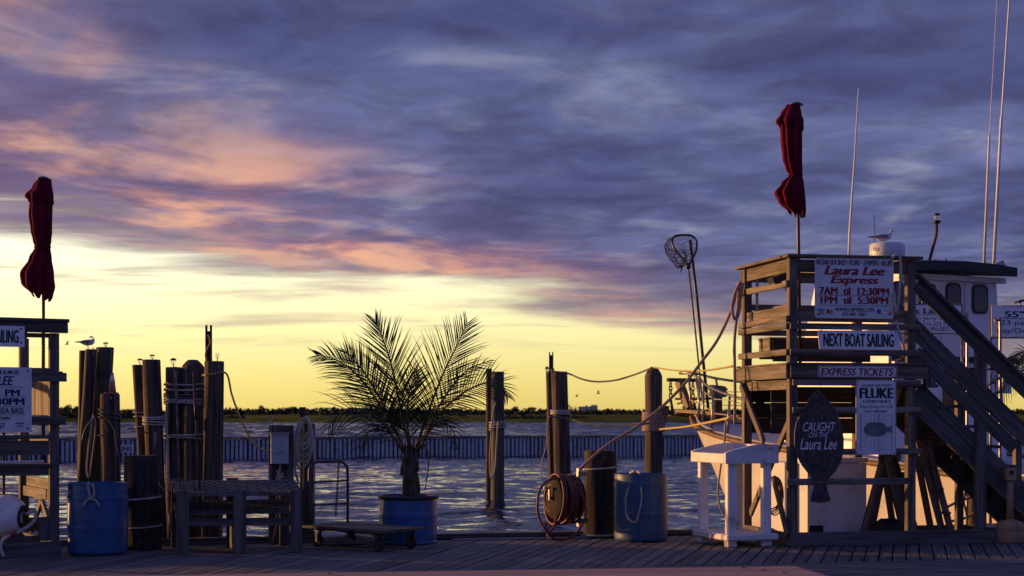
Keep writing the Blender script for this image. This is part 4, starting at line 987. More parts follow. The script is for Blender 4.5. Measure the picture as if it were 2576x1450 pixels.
# ================================================================== right ticket stand
RS = Frame((3.35, 19.2), 12)
def right_stand():
    F = RS; P = F.P; root = thing('ticket_stand', 'tall two level timber ticket stand hung with signs, with stairs on its side', 'ticket stand', P(.8, .8, 0))
    T1 = 'timber'; T2 = 'timber'
    u1 = 1.66; dp = 1.66; pw = .105
    # posts (front left, front right, back left, back right)
    for (a, b, z1) in ((.055, .055, 3.495), (1.60, .055, 3.47), (.055, 1.61, 3.495), (1.60, 1.61, 3.47)):
        beam('post', P(a, b, .002), P(a, b, z1), pw, pw, T1, root, up=F.u)
    # top cap boards
    beam('cap', P(-.05, .03, 3.515), P(1.72, .03, 3.515), .19, .038, T1, root)
    beam('cap', P(.03, .128, 3.513), P(.03, 1.76, 3.513), .19, .036, T1, root)
    beam('cap', P(1.60, .128, 3.513), P(1.60, 1.76, 3.513), .19, .036, T1, root)
    beam('cap', P(.128, 1.66, 3.511), P(1.50, 1.66, 3.511), .19, .034, T1, root)
    # front rails
    th = .038
    beam('rail', P(.11, .05, 3.40), P(1.545, .05, 3.40), th, .15, T1, root)
    beam('rail', P(.11, .06, 2.80), P(1.545, .06, 2.80), th, .15, T1, root)
    for z, h, a0, a1 in ((2.665, .075, 0, 1.70), (2.35, .075, 0.0, 1.70), (1.985, .075, .03, 1.70), (1.65, .075, .03, 1.70), (1.145, .075, .1, 1.70), (.782, .08, -.03, 1.55)):
        beam('rail', P(a0, -.021, z), P(a1, -.021, z), th, h, T1, root)
    beam('beam', P(0, -.023, 2.115), P(1.79, -.023, 2.115), .042, .165, T1, root)
    # left side rails and beams
    beam('rail', P(.05, .11, 3.41), P(.05, 1.555, 3.41), th, .16, T1, root)
    beam('rail', P(.07, .11, 3.32), P(.07, .62, 3.32), th, .06, T1, root)
    for z, h in ((3.18, .08), (2.755, .075), (2.668, .073), (2.352, .075)): beam('rail', P(-.021, .01, z), P(-.021, 1.68, z), th, h, T1, root)
    beam('rail', P(.05, .11, 2.86), P(.05, 1.555, 2.86), th, .12, T1, root)
    beam('rail', P(.08, .11, 2.92), P(.08, .7, 2.92), th, .05, T1, root)
    beam('beam', P(-.023, -.0, 2.115), P(-.023, 1.80, 2.115), .042, .165, T1, root)
    beam('beam', P(.05, .11, 1.96), P(.05, 1.555, 1.96), .042, .12, T1, root)
    # right side and back
    for z, h in ((3.18, .08), (2.668, .073), (2.115, .165)): beam('rail', P(1.68, .75, z), P(1.68, 1.70, z), th, h, T1, root)
    for z, h in ((3.40, .14), (3.0, .08), (2.668, .075), (2.115, .165)): beam('rail', P(0, 1.685, z), P(1.66, 1.685, z), th, h, T1, root)
    # floor boards
    for k in range(12): beam('floor_board', P(-.06, .00 + .147 * k, 2.212), P(1.78, .00 + .147 * k, 2.212), .14, .024, T1, root, bev=.003)
    # dark skirt boards hanging under the floor behind
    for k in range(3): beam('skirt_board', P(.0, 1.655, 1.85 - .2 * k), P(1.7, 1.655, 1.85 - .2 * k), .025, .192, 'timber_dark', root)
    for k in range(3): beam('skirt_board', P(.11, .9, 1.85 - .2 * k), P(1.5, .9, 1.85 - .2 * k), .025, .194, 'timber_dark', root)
    # bench box up on the floor
    beam('bench_board', P(.15, 1.40, 2.43), P(1.5, 1.40, 2.43), .03, .24, T1, root)
    beam('bench_board', P(.15, 1.0, 2.43), P(.15, 1.38, 2.43), .03, .24, T1, root)
    beam('bench_board', P(.13, 1.2, 2.565), P(1.5, 1.2, 2.565), .42, .028, T1, root)
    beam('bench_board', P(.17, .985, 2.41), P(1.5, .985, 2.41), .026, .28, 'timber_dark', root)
    # braces on the left side
    beam('brace', P(-.022, 1.62, 1.98), P(-.022, .80, 1.25), .038, .09, T1, root)
    beam('brace', P(.075, .08, 1.62), P(.075, 1.52, .30), .038, .09, T1, root)
    beam('brace', P(-.024, .46, .82), P(-.024, .0, .14), .038, .09, T1, root)
    beam('brace', P(.10, 1.70, 1.95), P(.9, 1.70, 1.0), .038, .09, T1, root)
    beam('brace', P(1.50, .08, 1.98), P(1.50, .75, 1.2), .038, .09, T1, root)
    # base
    beam('base_beam', P(.0, -.03, .088), P(2.71, -.03, .088), .06, .17, 'timber_grey', root)
    beam('base_beam', P(.03, .01, .08), P(.03, 1.7, .08), .06, .155, 'timber_grey', root)
    # grab handle
    MB().tube(catmull([P(.08, 1.52, 3.37), P(.11, 1.50, 3.36), P(.15, 1.49, 3.32), P(.15, 1.49, 3.1), P(.15, 1.49, 2.95), P(.11, 1.50, 2.90), P(.08, 1.52, 2.90)], 6), .02, 10).build('grab_handle', 'steel', root)
    # ---- stairs going down along the front to the right
    f0 = 1.70; run = .285; rise = .252; b0, b1 = .12, 1.02; n = 8; zt0 = 1.95
    sl_ = rise / run
    for k in range(n):
        z = zt0 - rise * k; a = f0 + run * k
        if z < .1: break
        beam('tread', P(a + .14, b0 - .04, z), P(a + .14, b1 + .05, z), .30, .04, 'timber_grey', root)
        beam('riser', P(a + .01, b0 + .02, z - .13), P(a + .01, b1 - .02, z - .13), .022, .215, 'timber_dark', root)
    aE = f0 + run * 7.6
    for b in (b0, b1): beam('stringer', P(f0 - .02, b, zt0 - .10), P(aE, b, zt0 - .10 - sl_ * (aE - f0 + .02)), .045, .34, 'timber_grey', root)
    for (za, h) in ((3.20, .165), (2.60, .165)):
        for b in ((.02, b1 + .06) if za > 3 else (.02,)): beam('handrail', P(1.66, b, za), P(4.0, b, za - sl_ * 2.34), .04, h, 'timber_grey', root)
    beam('handrail', P(1.66, .0, 3.32), P(4.0, .0, 3.32 - sl_ * 2.34), .14, .035, 'timber_grey', root, up=(0, 0, 1))
    beam('handrail', P(1.66, .032, 2.36), P(3.0, .032, 2.36 - sl_ * 1.34), .04, .17, 'timber_grey', root)
    for (a, z0, z1) in ((1.83, 1.93, 2.46), (2.515, .175, 2.46), (3.35, .0, 1.72)):
        beam('stair_post', P(a + .03, .06, z0), P(a + .03, .06, z1), .09, .13, 'timber_grey', root, up=F.u)
        beam('stair_post', P(a + .3, b1 + .10, max(0, z0 - .4)), P(a + .3, b1 + .10, z1 - .3), .09, .09, T1, root, up=F.u)
    return root
right_stand()

def fixings(F, box, off, parent, inset=5, r=.011):
    x0, y0, x1, y1 = box
    for (x, y) in ((x0 + inset, y0 + inset), (x1 - inset, y0 + inset), (x1 - inset, y1 - inset), (x0 + inset, y1 - inset)):
        MB().lathe(F.at(x, y, off), [(r, 0), (r * .8, .006)], 10, axis=-F.v).build('bolt', 'steel_dark', parent)
def rule(F, box, off, parent, m='ink_red'):
    board(F, box, off, .002, 'printed_line', m, parent=parent)

def right_signs():
    F = RS
    bx = (2050, 649.5, 2248, 801); o = board(F, bx, -.052, .010, 'sign', 'sign_white', 'white fishing trip sign with red lettering and sailing times', 'sign', corner=.03); f = -.0545
    lettering(F, (2053, 654, 2245, 667), f, 'OCEAN SEA BASS • FLUKE • STRIPERS • BLUES', o, 'ink_black', .035, .25)
    lettering(F, (2073, 669, 2226, 692), f, 'Laura Lee', o, 'ink_red', .055, .28)
    lettering(F, (2088, 694, 2211, 719.5), f, 'Express', o, 'ink_red', .055, .28)
    lettering(F, (2061, 723, 2237, 742), f, '7AM  til  12:30PM', o, 'ink_red', .05)
    rule(F, (2054, 743.4, 2245, 744.6), f, o)
    lettering(F, (2064, 746, 2235, 764.5), f, '1PM  til  5:30PM', o, 'ink_red', .05)
    rule(F, (2061, 768, 2240, 769), f, o, 'ink_black')
    lettering(F, (2101, 774, 2198, 783.5), f, 'WWW.CAPTREE.COM', o, 'ink_black', .03)
    lettering(F, (2119, 785.5, 2181, 794), f, '631-661-1867', o, 'ink_black', .03)
    for (x, m1, m2, t) in ((2056, 'ink_blue', 'ink_gold', 'VISA'), (2078, 'ink_red', 'ink_gold', None), (2201.5, 'ink_blue', 'ink_white', None), (2223, 'ink_orange', 'ink_white', None)):
        board(F, (x, 777, x + 19, 790), f, .002, 'card_mark', 'ink_white', parent=o)
        if t:
            board(F, (x, 777, x + 19, 780), f - .002, .001, 'card_stripe', m1, parent=o); board(F, (x, 787, x + 19, 790), f - .002, .001, 'card_stripe', m2, parent=o); lettering(F, (x + 2, 781, x + 17, 786.5), f - .002, t, o, 'ink_navy', .03, .2)
        elif m2 == 'ink_gold':
            for q, mm in ((6.5, m1), (12.5, m2)): MB().lathe(F.at(x + q, 783.5, f - (.0015 if mm == m1 else .003)), [(.026, 0), (.026, .001)], 20, axis=-F.v).build('card_mark', mm, o)
        elif m1 == 'ink_blue': board(F, (x + 4, 778, x + 15, 789), f - .002, .001, 'card_stripe', m1, parent=o)
        else:
            lettering(F, (x + 1, 779.5, x + 18, 783), f - .002, 'DISCOVER', o, 'ink_black', .02)
            MB().prism([F.at(x + 7, 789.5, f - .002), F.at(x + 19, 789.5, f - .002), F.at(x + 19, 784.5, f - .002)], F.v * .001).build('card_stripe', m1, o)
    fixings(F, bx, f, o, 9)
    bx = (2057.5, 831.5, 2262, 880); p = [F.at(2057, 831, -.055), F.at(2261, 832.5, -.055), F.at(2262, 880.5, -.055), F.at(2062, 878, -.055)]
    o = MB().prism(p, F.v * .008).build('sign', 'sign_white', None, p[0]); tag(o, 'hanging white sign with black capitals NEXT BOAT SAILING under the trip sign', 'sign')
    lettering(F, (2071, 839, 2249, 872), -.057, 'NEXT BOAT SAILING', o, 'ink_black', .05)
    for x in (2065, 2252): MB().tube([F.at(x, 824, -.058), F.at(x + 1.5, 830, -.062), F.at(x, 836, -.058)], .006, 6).build('hook', 'steel', o)
    bx = (2057, 919.5, 2257, 950); o = board(F, bx, -.058, .012, 'sign', 'sign_white', 'narrow white sign with red capitals EXPRESS TICKETS on the stand beam', 'sign'); f = -.060
    for b_ in ((2058, 920.3, 2256, 922), (2058, 947.7, 2256, 949.3), (2058, 922, 2059.6, 947.7), (2254.4, 922, 2256, 947.7)): rule(F, b_, f, o)
    lettering(F, (2065, 926, 2248, 945), f, 'EXPRESS TICKETS', o, 'ink_red', .03, .22)
    fixings(F, bx, f, o, 5, .007)
    bx = (2153.5, 955.5, 2254, 1144); o = board(F, bx, -.052, .008, 'sign', 'sign_white', 'tall white contest poster sign with winners list and printed flatfish', 'sign'); f = -.054
    for b_ in ((2155, 957, 2252.5, 958), (2155, 1141.5, 2252.5, 1142.5), (2155, 958, 2156, 1141.5), (2251.5, 958, 2252.5, 1141.5)): rule(F, b_, f, o)
    lettering(F, (2167, 966, 2244, 973), f, 'LAURA LEE FLEET', o, 'ink_navy', .02)
    lettering(F, (2162, 976, 2248, 1002), f, 'FLUKE', o, 'ink_black', .06)
    lettering(F, (2170, 1005.5, 2241, 1014), f, 'C•O•N•T•E•S•T', o, 'ink_black', .035)
    lettering(F, (2163, 1018, 2246, 1030), f, 'Free Fishing For Life', o, 'ink_black', .0, .45)
    lettering(F, (2176, 1032, 2232, 1038), f, 'PAST WINNERS', o, 'ink_black', .02)
    n = 21
    for c0, c1, y_ in ((2161, 2204, 1979), (2207, 2247, 2000)):
        for k in range(n):
            y = 1041 + k * 4.6; lettering(F, (c0, y, c1, y + 3.0), f, '%d  •••••••  •••••   lbs.' % (y_ + k), o, 'ink_grey', .01)
    fp = []
    for k in range(28):
        t = 2 * math.pi * k / 28; fp.append(F.at(2203 + 30 * math.cos(t), 1080 + 20 * math.sin(t) * (1 - .12 * abs(math.cos(t * 2))), f - .002))
    MB().prism(fp, F.v * .001).build('printed_fish', 'ink_grey', o)
    MB().prism([F.at(2230, 1077, f - .0025), F.at(2245, 1071, f - .0025), F.at(2243, 1080, f - .0025), F.at(2246, 1090, f - .0025), F.at(2230, 1084, f - .0025)], F.v * .001).build('printed_fish', 'ink_grey', o)
    fixings(F, bx, f, o, 4, .007)
    # the flatfish board
    zs = [(330, 12), (355, 40), (388, 82), (440, 130), (478, 195), (508, 285), (528, 390), (527, 490), (508, 570), (468, 642), (405, 708), (392, 726), (405, 790), (424, 848), (424, 872), (392, 881), (350, 888), (302, 881), (270, 876), (272, 850), (290, 790), (306, 726), (296, 712), (258, 662), (208, 600), (166, 522), (148, 430), (150, 340), (166, 262), (195, 205), (180, 168), (228, 152), (252, 108), (290, 48)]
    q = [(1950 + .3274 * x, 975 + .3274 * y) for x, y in zs]; cx_, cy_ = 2060, 1105
    o = MB().prism([F.at(x, y, -.062) for x, y in q], F.v * .014).build('fish_sign', 'ink_grey', None, F.at(2060, 985, -.06)); tag(o, 'dark flatfish shaped board with white hand lettering hanging on the stand', 'sign')
    inn = []
    for i in range(len(q)):
        a, b, c = Vector(q[i - 1]), Vector(q[i]), Vector(q[(i + 1) % len(q)]); t = (c - a).normalized(); nn = Vector((-t.y, t.x)); inn.append(b + nn * 1.7)
    MB().prism([F.at(p[0], p[1], -.066) for p in inn], F.v * .003).build('painted_body', 'fish_dark', o)
    def arc(pts, r=.0035, m='ink_grey'): MB().tube(catmull([F.at(x, y, -.068) for x, y in pts], 5), r, 5).build('painted_line', m, o)
    arc([(2012, 1046), (2010, 1090), (2017, 1140), (2037, 1188), (2051, 1207)]); arc([(2082, 1018), (2094, 1045), (2103, 1090), (2100, 1140), (2084, 1185), (2073, 1207)])
    arc([(2035, 1000), (2031, 1018), (2040, 1034), (2052, 1032), (2062, 1036), (2074, 1020), (2073, 1004)], .003); arc([(2058, 984), (2066, 990), (2072, 1000)], .003); arc([(2064, 1040), (2068, 1052), (2066, 1062)], .003)
    rays = MB()
    for k in range(22):
        y = 1050 + k * 7; xr = 2096 + 8 * math.sin((k + 2) / 24 * math.pi) - max(0, k - 12) * 2.2; rays.tube([F.at(xr, y, -.068), F.at(xr + 14 - max(0, k - 12) * .5, y - 5, -.068)], .0016, 4)
        xl = 2014 - 6 * math.sin((k + 2) / 24 * math.pi) + max(0, k - 10) * 2.6; rays.tube([F.at(xl, y, -.068), F.at(xl - 8, y - 4, -.068)], .0016, 4)
    for k in range(9): rays.tube([F.at(2056 + k * 1.7, 1222, -.068), F.at(2044 + k * 4.6, 1258, -.068)], .0016, 4)
    rays.build('fin_rays', 'ink_grey', o)
    MB().tube([F.at(2046 + k * 4.4, 1213.5 + .6 * math.sin(k), -.069) for k in range(8)], .005, 6).build('tail_wire', 'steel', o)
    lettering(F, (2020, 1062, 2102, 1085), -.0695, 'CAUGHT', o, 'ink_white', .0, .30)
    lettering(F, (2035, 1087, 2085, 1101), -.0695, 'ON THE', o, 'ink_white', -.005, .30)
    lettering(F, (2013, 1103, 2106, 1131), -.0695, 'Laura Lee', o, 'ink_white', .0, .30)
    MB().tube([F.at(2063, 980, -.058), F.at(2064, 960, -.07), F.at(2056, 930, -.075), F.at(2055, 900, -.062)], .003, 5).build('hanger_cord', 'rope_dark', o)
right_signs()

def umbrella(label, px, Y, pts_l, pts_r, cap, pole_bottom, tilt_px=0, seed=1, zb=0.0, flaps=()):
    """closed market umbrella; outline given as left/right pixel columns over height"""
    top = cap[2]; zt = zpx(top, Y)
    xb = (px - CX) / FP * Y
    root = thing('umbrella', label, 'umbrella', (xb, Y, zb))
    tp = W(px - tilt_px, top + 6, Y)
    MB().tube([(xb, Y, zb), tp], .021, 12).build('pole', 'bronze_pole', root)
    MB().lathe((tp.x, Y, zt - .03), [(mpx(cap[1] - cap[0], Y) / 2, -.01), (mpx(cap[1] - cap[0], Y) / 2 * 1.02, .004), (mpx(cap[1] - cap[0], Y) / 2 * .7, .022), (.03, .034)], 20).build('cap', 'black_plastic', root)
    def sheet(rows, nple, depth, nm, ph, ragged):
        mb = MB(); seg = 96; vs = []; n = len(rows)
        yy = []
        for (py, l, r_) in rows: yy.append((py, l, r_))
        # resample rows
        rs = []
        for i in range(n - 1):
            for k in range(5):
                t = k / 5; s_ = t * t * (3 - 2 * t); a, b = yy[i], yy[i + 1]; rs.append((a[0] + (b[0] - a[0]) * t, a[1] + (b[1] - a[1]) * s_, a[2] + (b[2] - a[2]) * s_))
        rs.append(yy[-1]); M = len(rs)
        for i, (py, l, r_) in enumerate(rs):
            f = i / (M - 1); cxp = (l + r_) / 2; hw = mpx((r_ - l) / 2, Y) * 1.03; c = W(cxp, py, Y)
            for k in range(seg):
                a = 2 * math.pi * k / seg
                ple = math.cos(nple * a + ph + 1.1 * noise.noise(Vector((f * 2.2, seed, 0))) + .35 * math.sin(3 * a + seed))
                sharp = (1 - abs(ple)) * -1
                q = 1 - depth * (.45 + .55 * f) * (1 - abs(math.sin((nple * a + ph + 1.1 * noise.noise(Vector((f * 2.2, seed, 0))) + .35 * math.sin(3 * a + seed)) / 2)) ** .8) + .05 * noise.noise(Vector((math.cos(a) * 2, math.sin(a) * 2, f * 6 + seed)))
                dz = 0
                if f > .8: dz = -(f - .8) / .2 * ragged * (.5 + .5 * math.cos(nple * a + ph)) + (f - .8) / .2 * ragged * .8 * (math.cos(a - 3.4) * .5 + .5)
                vs.append(Vector((c.x + math.cos(a) * hw * q, Y + math.sin(a) * hw * q * .85, c.z + dz)))
        fs = [(i * seg + k, i * seg + (k + 1) % seg, (i + 1) * seg + (k + 1) % seg, (i + 1) * seg + k) for i in range(M - 1) for k in range(seg)]
        mb.add(vs, fs, True); return mb.build(nm, 'fabric_red', root)
    cn = sheet(pts_l, 8, .42, 'canopy', .4, .07)
    sheet(pts_r, 6, .30, 'vent_flap', 1.1, .06)
    wy, wl, wr = [r for r in pts_l if len(r) > 3 or r[2] - r[1] < 45][-1][:3] if False else flaps[0]
    c = W((wl + wr) / 2, wy, Y); MB().tube([c + Vector((math.cos(a) * mpx((wr - wl) / 2, Y) * 1.0, math.sin(a) * mpx((wr - wl) / 2, Y) * .86, .006 * math.sin(2 * a))) for a in [2 * math.pi * k / 24 for k in range(24)]], .012, 6, closed=True).build('tie_strap', 'fabric_red', root)
umbrella('closed dark red umbrella on the ticket stand with the white buoy', 109, 18.75,
         [(462, 92, 127), (500, 76, 130), (540, 73, 131), (580, 78, 130), (605, 83, 128), (622, 88, 126), (650, 74, 129), (690, 52, 134), (718, 54, 137), (745, 78, 132)],
         [(450, 94, 128), (470, 82, 130), (492, 64, 133), (510, 70, 134)], (94, 128, 445), 0, 0, 3, 1.0, flaps=[(622, 88, 126)])
umbrella('closed dark red umbrella on the tall ticket stand', 2013, 20.0,
         [(276, 1972, 2014), (310, 1962, 2019), (350, 1964, 2018), (400, 1969, 2018), (425, 1976, 2019), (440, 1984, 2018), (462, 1964, 2022), (484, 1948, 2025), (510, 1956, 2027), (535, 1980, 2028)],
         [(264, 1977, 2012), (285, 1963, 2017), (306, 1950, 2023), (320, 1957, 2023)], (1978, 2011, 258), 0, 9, 8, 2.225, flaps=[(440, 1985, 2018)])

def stand_extras():
    F = RS; P = F.P
    # flood lamp under the top rail
    root = thing('floodlight', 'black floodlight clamped inside the corner of the tall ticket stand', 'floodlight', F.at(1974, 700, .2))
    c = P(-.02, .30, 3.27)
    MB().box(c, .22, .20, .07, (1, .2, .35)).build('head', 'black_plastic', root); MB().tube([c, P(.03, .2, 3.18), P(.05, .12, 3.08)], .03, 8).build('arm', 'black_plastic', root)
    # ropes hung on the stand
    for lab, pts, r in (('thick rope looped over the back corner post of the tall ticket stand', [W(1863, 708, 20.6), W(1850, 735, 20.6), W(1842, 770, 20.6), W(1846, 800, 20.6), W(1856, 795, 20.6), W(1862, 750, 20.6), W(1868, 712, 20.6)], .022),
                        ('long rope tail hanging from the back corner post to its black end', [W(1858, 712, 20.65), W(1856, 770, 20.62), W(1848, 850, 20.6), W(1848, 920, 20.6), W(1849, 1000, 20.6), W(1848, 1068, 20.6)], .020),
                        ('rope bight hanging behind the white table', [W(1846, 1045, 20.7), W(1826, 1062, 20.7), W(1822, 1110, 20.6), W(1812, 1180, 20.6), W(1806, 1240, 20.6), W(1815, 1285, 20.6), W(1832, 1302, 20.6)], .014),
                        ('thick white rope draped over the stand rail beside the trip sign', [F.at(2243, 650, -.09), F.at(2252, 642, -.06), F.at(2262, 644, -.08), F.at(2266, 670, -.09), F.at(2264, 720, -.09), F.at(2260, 760, -.09), F.at(2256, 785, -.09), F.at(2252, 770, -.09), F.at(2249, 735, -.07)], .017),
                        ('thick white rope tail hanging below the trip sign rail', [F.at(2254, 806, -.06), F.at(2262, 838, -.06), F.at(2270, 865, -.04), F.at(2275, 885, .0), F.at(2268, 902, .2), F.at(2252, 908, .3)], .016)):
        line(lab, pts, r, 'rope_tan' if 'white' not in lab else 'rope')
    mb = MB()
    for k in range(5): mb.tube([W(1938 + 3 * k, 1240 + 2 * k, 20.3) + Vector((math.cos(t) * (.13 - .008 * k), .05 * math.sin(t + k), math.sin(t) * (.20 + .012 * k))) for t in [2 * math.pi * q / 28 for q in range(28)]], .008, 6, closed=True)
    tag(mb.build('cable', 'rust', None, W(1940, 1240, 20.3)), 'brown cable coil hung on the brace behind the white table', 'cable')
    # chest freezer
    G = Frame((W(2033, 1340, 20.55).x, 20.55), 12); root = thing('chest_freezer', 'white chest freezer under the tall ticket stand', 'freezer', G.P(.4, .3, 0))
    wd = mpx(153, 20.6) + .02; h = zpx(1165, 20.6)
    MB().box(G.P(wd / 2, .33, h / 2), wd, .66, h - .006, G.u).build('cabinet', 'freezer_white', root); MB().box(G.P(wd / 2, .32, h + .035), wd + .02, .70, .06, G.u).build('lid', 'freezer_white', root)
    MB().box(G.P(wd - .1, -.02, h - .04), .05, .04, .16, G.u).build('latch', 'freezer_white', root); MB().box(G.P(.11, -.004, .085), .19, .012, .15, G.u).build('vent_opening', 'black_plastic', root)
    G2 = Frame((W(1972, 1338, 20.9).x, 20.9), 12); root = thing('drinks_cooler', 'narrow white vented cabinet squeezed beside the chest freezer', 'cabinet', G2.P(.1, .3, 0))
    MB().box(G2.P(.13, .3, h / 2), .24, .6, h - .006, G2.u).build('cabinet', 'freezer_white', root)
    for k in range(7): MB().box(G2.P(.19, -.004, .05 + .025 * k), .09, .012, .010, G2.u).build('vent_slat', 'black_plastic', root)
    # saw horses and a step ladder stored under the stand
    def horse(label, pa, pb, tops, feet, Y):
        r_ = thing('sawhorse', label, 'sawhorse', (W(tops[0], 1150, Y).x, Y, 0))
        ztop = zpx(1150, Y)
        for (ft, dy, ds) in feet:
            a = W(tops[0] + ds, 1150, Y); b = W(ft, 1330, Y + dy); b.z = .004; a.y += dy * .1; beam('leg', b, a, .04, .085, 'timber', r_, up=(1, 0, 0))
        beam('top_beam', W(tops[0] - 12, 1150, Y - .1), W(tops[1], 1150, Y + .55), .05, .12, 'timber_dark', r_)
        beam('tie', W(tops[0] - 22, 1196, Y + .02), W(tops[0] + 26, 1196, Y + .02), .02, .09, 'timber_dark', r_)
    horse('timber sawhorse standing next to the chest freezer', 0, 0, (2226, 2236), ((2168, 0, -4), (2284, 0, 4), (2190, .5, 4), (2300, .5, 10)), 20.4)
    horse('second timber sawhorse behind the contest poster', 0, 0, (2250, 2262), ((2250, 0.1, -30), (2275, .1, -22), (2290, .4, -12), (2305, .45, 0)), 20.9)
    r_ = thing('step_ladder', 'old wooden step ladder leaning under the stairs', 'ladder', W(2390, 1337, 20.5))
    for (x0, x1, dy) in ((2312, 2375, 0), (2332, 2397, .0), (2300, 2345, .35), (2322, 2372, .38)):
        b = W(x1, 1337, 20.5 + dy); b.z = .004; beam('rail', b, W(x0, 1112, 20.5 + dy * .2), .035, .085, 'timber', r_, up=(1, 0, 0))
    beam('cap', W(2306, 1110, 20.42), W(2342, 1108, 20.42), .2, .04, 'timber', r_)
    for (y, x0, x1) in ((1230, 2340, 2372), (1170, 2326, 2356), (1290, 2356, 2390)): beam('step', W(x0, y, 20.45), W(x1, y, 20.45), .11, .03, 'timber', r_)
    # crumpled tarpaulin
    mb = MB(); vs = []; nu, nv = 40, 14; c = W(2236, 1336, 20.3)
    for j in range(nv + 1):
        for i in range(nu):
            a = 2 * math.pi * i / nu; t = j / nv; rr = math.cos(t * math.pi / 2) ** .7
            k = 1 + .30 * noise.noise(Vector((math.cos(a) * 1.8, math.sin(a) * 1.8, t * 2.5))) + .12 * noise.noise(Vector((math.cos(a) * 5, math.sin(a) * 5, t * 6)))
            vs.append(Vector((c.x + math.cos(a) * .25 * rr * k, 20.3 + math.sin(a) * .22 * rr * k, .005 + .24 * math.sin(t * math.pi / 2) * (1 + .35 * noise.noise(Vector((math.cos(a) * 2 + 5, math.sin(a) * 2, t * 3)))))))
    mb.add(vs, [(j * nu + i, j * nu + (i + 1) % nu, (j + 1) * nu + (i + 1) % nu, (j + 1) * nu + i) for j in range(nv) for i in range(nu)], True)
    tag(mb.build('tarpaulin', 'tarp', None, (c.x, 20.3, 0)), 'crumpled black tarpaulin heaped beside the chest freezer', 'tarpaulin')
    # plastic basket
    r_ = thing('basket', 'white and blue plastic basket with red bands under the stairs', 'basket', W(2494, 1330, 20.6)); c = W(2494, 1318, 20.6); wd = mpx(80, 20.6)
    MB().box((c.x, 20.6, .16), wd, .26, .035).build('rim', 'ink_white', r_); MB().box((c.x, 20.6, .075), wd * .92, .22, .14).build('body', 'red_paint', r_)
    for k in range(3): MB().box((c.x, 20.6, .04 + k * .04), wd * .935, .235, .010).build('band', 'blue_plastic', r_)
    # ash receptacle
    b = ground(2541, 1369); Y = b.y + .17; r_ = thing('ash_receptacle', 'tan plastic smokers ash receptacle with long neck', 'ash receptacle', (b.x, Y, 0)); x = W(2541, 1300, Y).x
    MB().lathe((x, Y, 0), [(.165, .003), (.178, .02), (.178, .14), (.172, .15), (.176, .16), (.174, .235), (.15, .262), (.07, .285), (.045, .30)], 30).build('base', 'tan_plastic', r_)
    MB().lathe((x, Y, .29), [(.046, 0), (.040, .2), (.040, .49)], 20).build('neck', 'tan_plastic', r_)
    hd = MB().box((x, Y, .86), .125, .11, .15).build('head', 'tan_plastic', r_)
    MB().lathe((x + .0, Y - .056, .875), [(.03, 0), (.03, .003)], 16, axis=(0, -1, 0)).build('opening', 'black_plastic', hd)
    # pile and mooring rope behind the stairs
    pile('dark mooring pile at the dock edge under the stairs', 2451, 21.9, 27, 1222, 0, 'pile', zb=-2)
    line('mooring rope knotted across the hull under the stairs', [W(2378, 1278, 21.6), W(2410, 1262, 21.6), W(2440, 1252, 21.65), W(2468, 1240, 21.7)], .020, 'rope_tan')
    line('hanging knotted rope end on the mooring rope', [W(2440, 1215, 21.5), W(2430, 1232, 21.5), W(2427, 1248, 21.5), W(2424, 1262, 21.5), W(2430, 1285, 21.5), W(2434, 1308, 21.5)], .018, 'rope_dark')
    line('slack mooring rope drooping to the dock edge under the stairs', [W(2466, 1272, 21.6), W(2450, 1292, 21.6), W(2425, 1304, 21.6), W(2390, 1312, 21.6)], .018, 'rope_tan')
stand_extras()

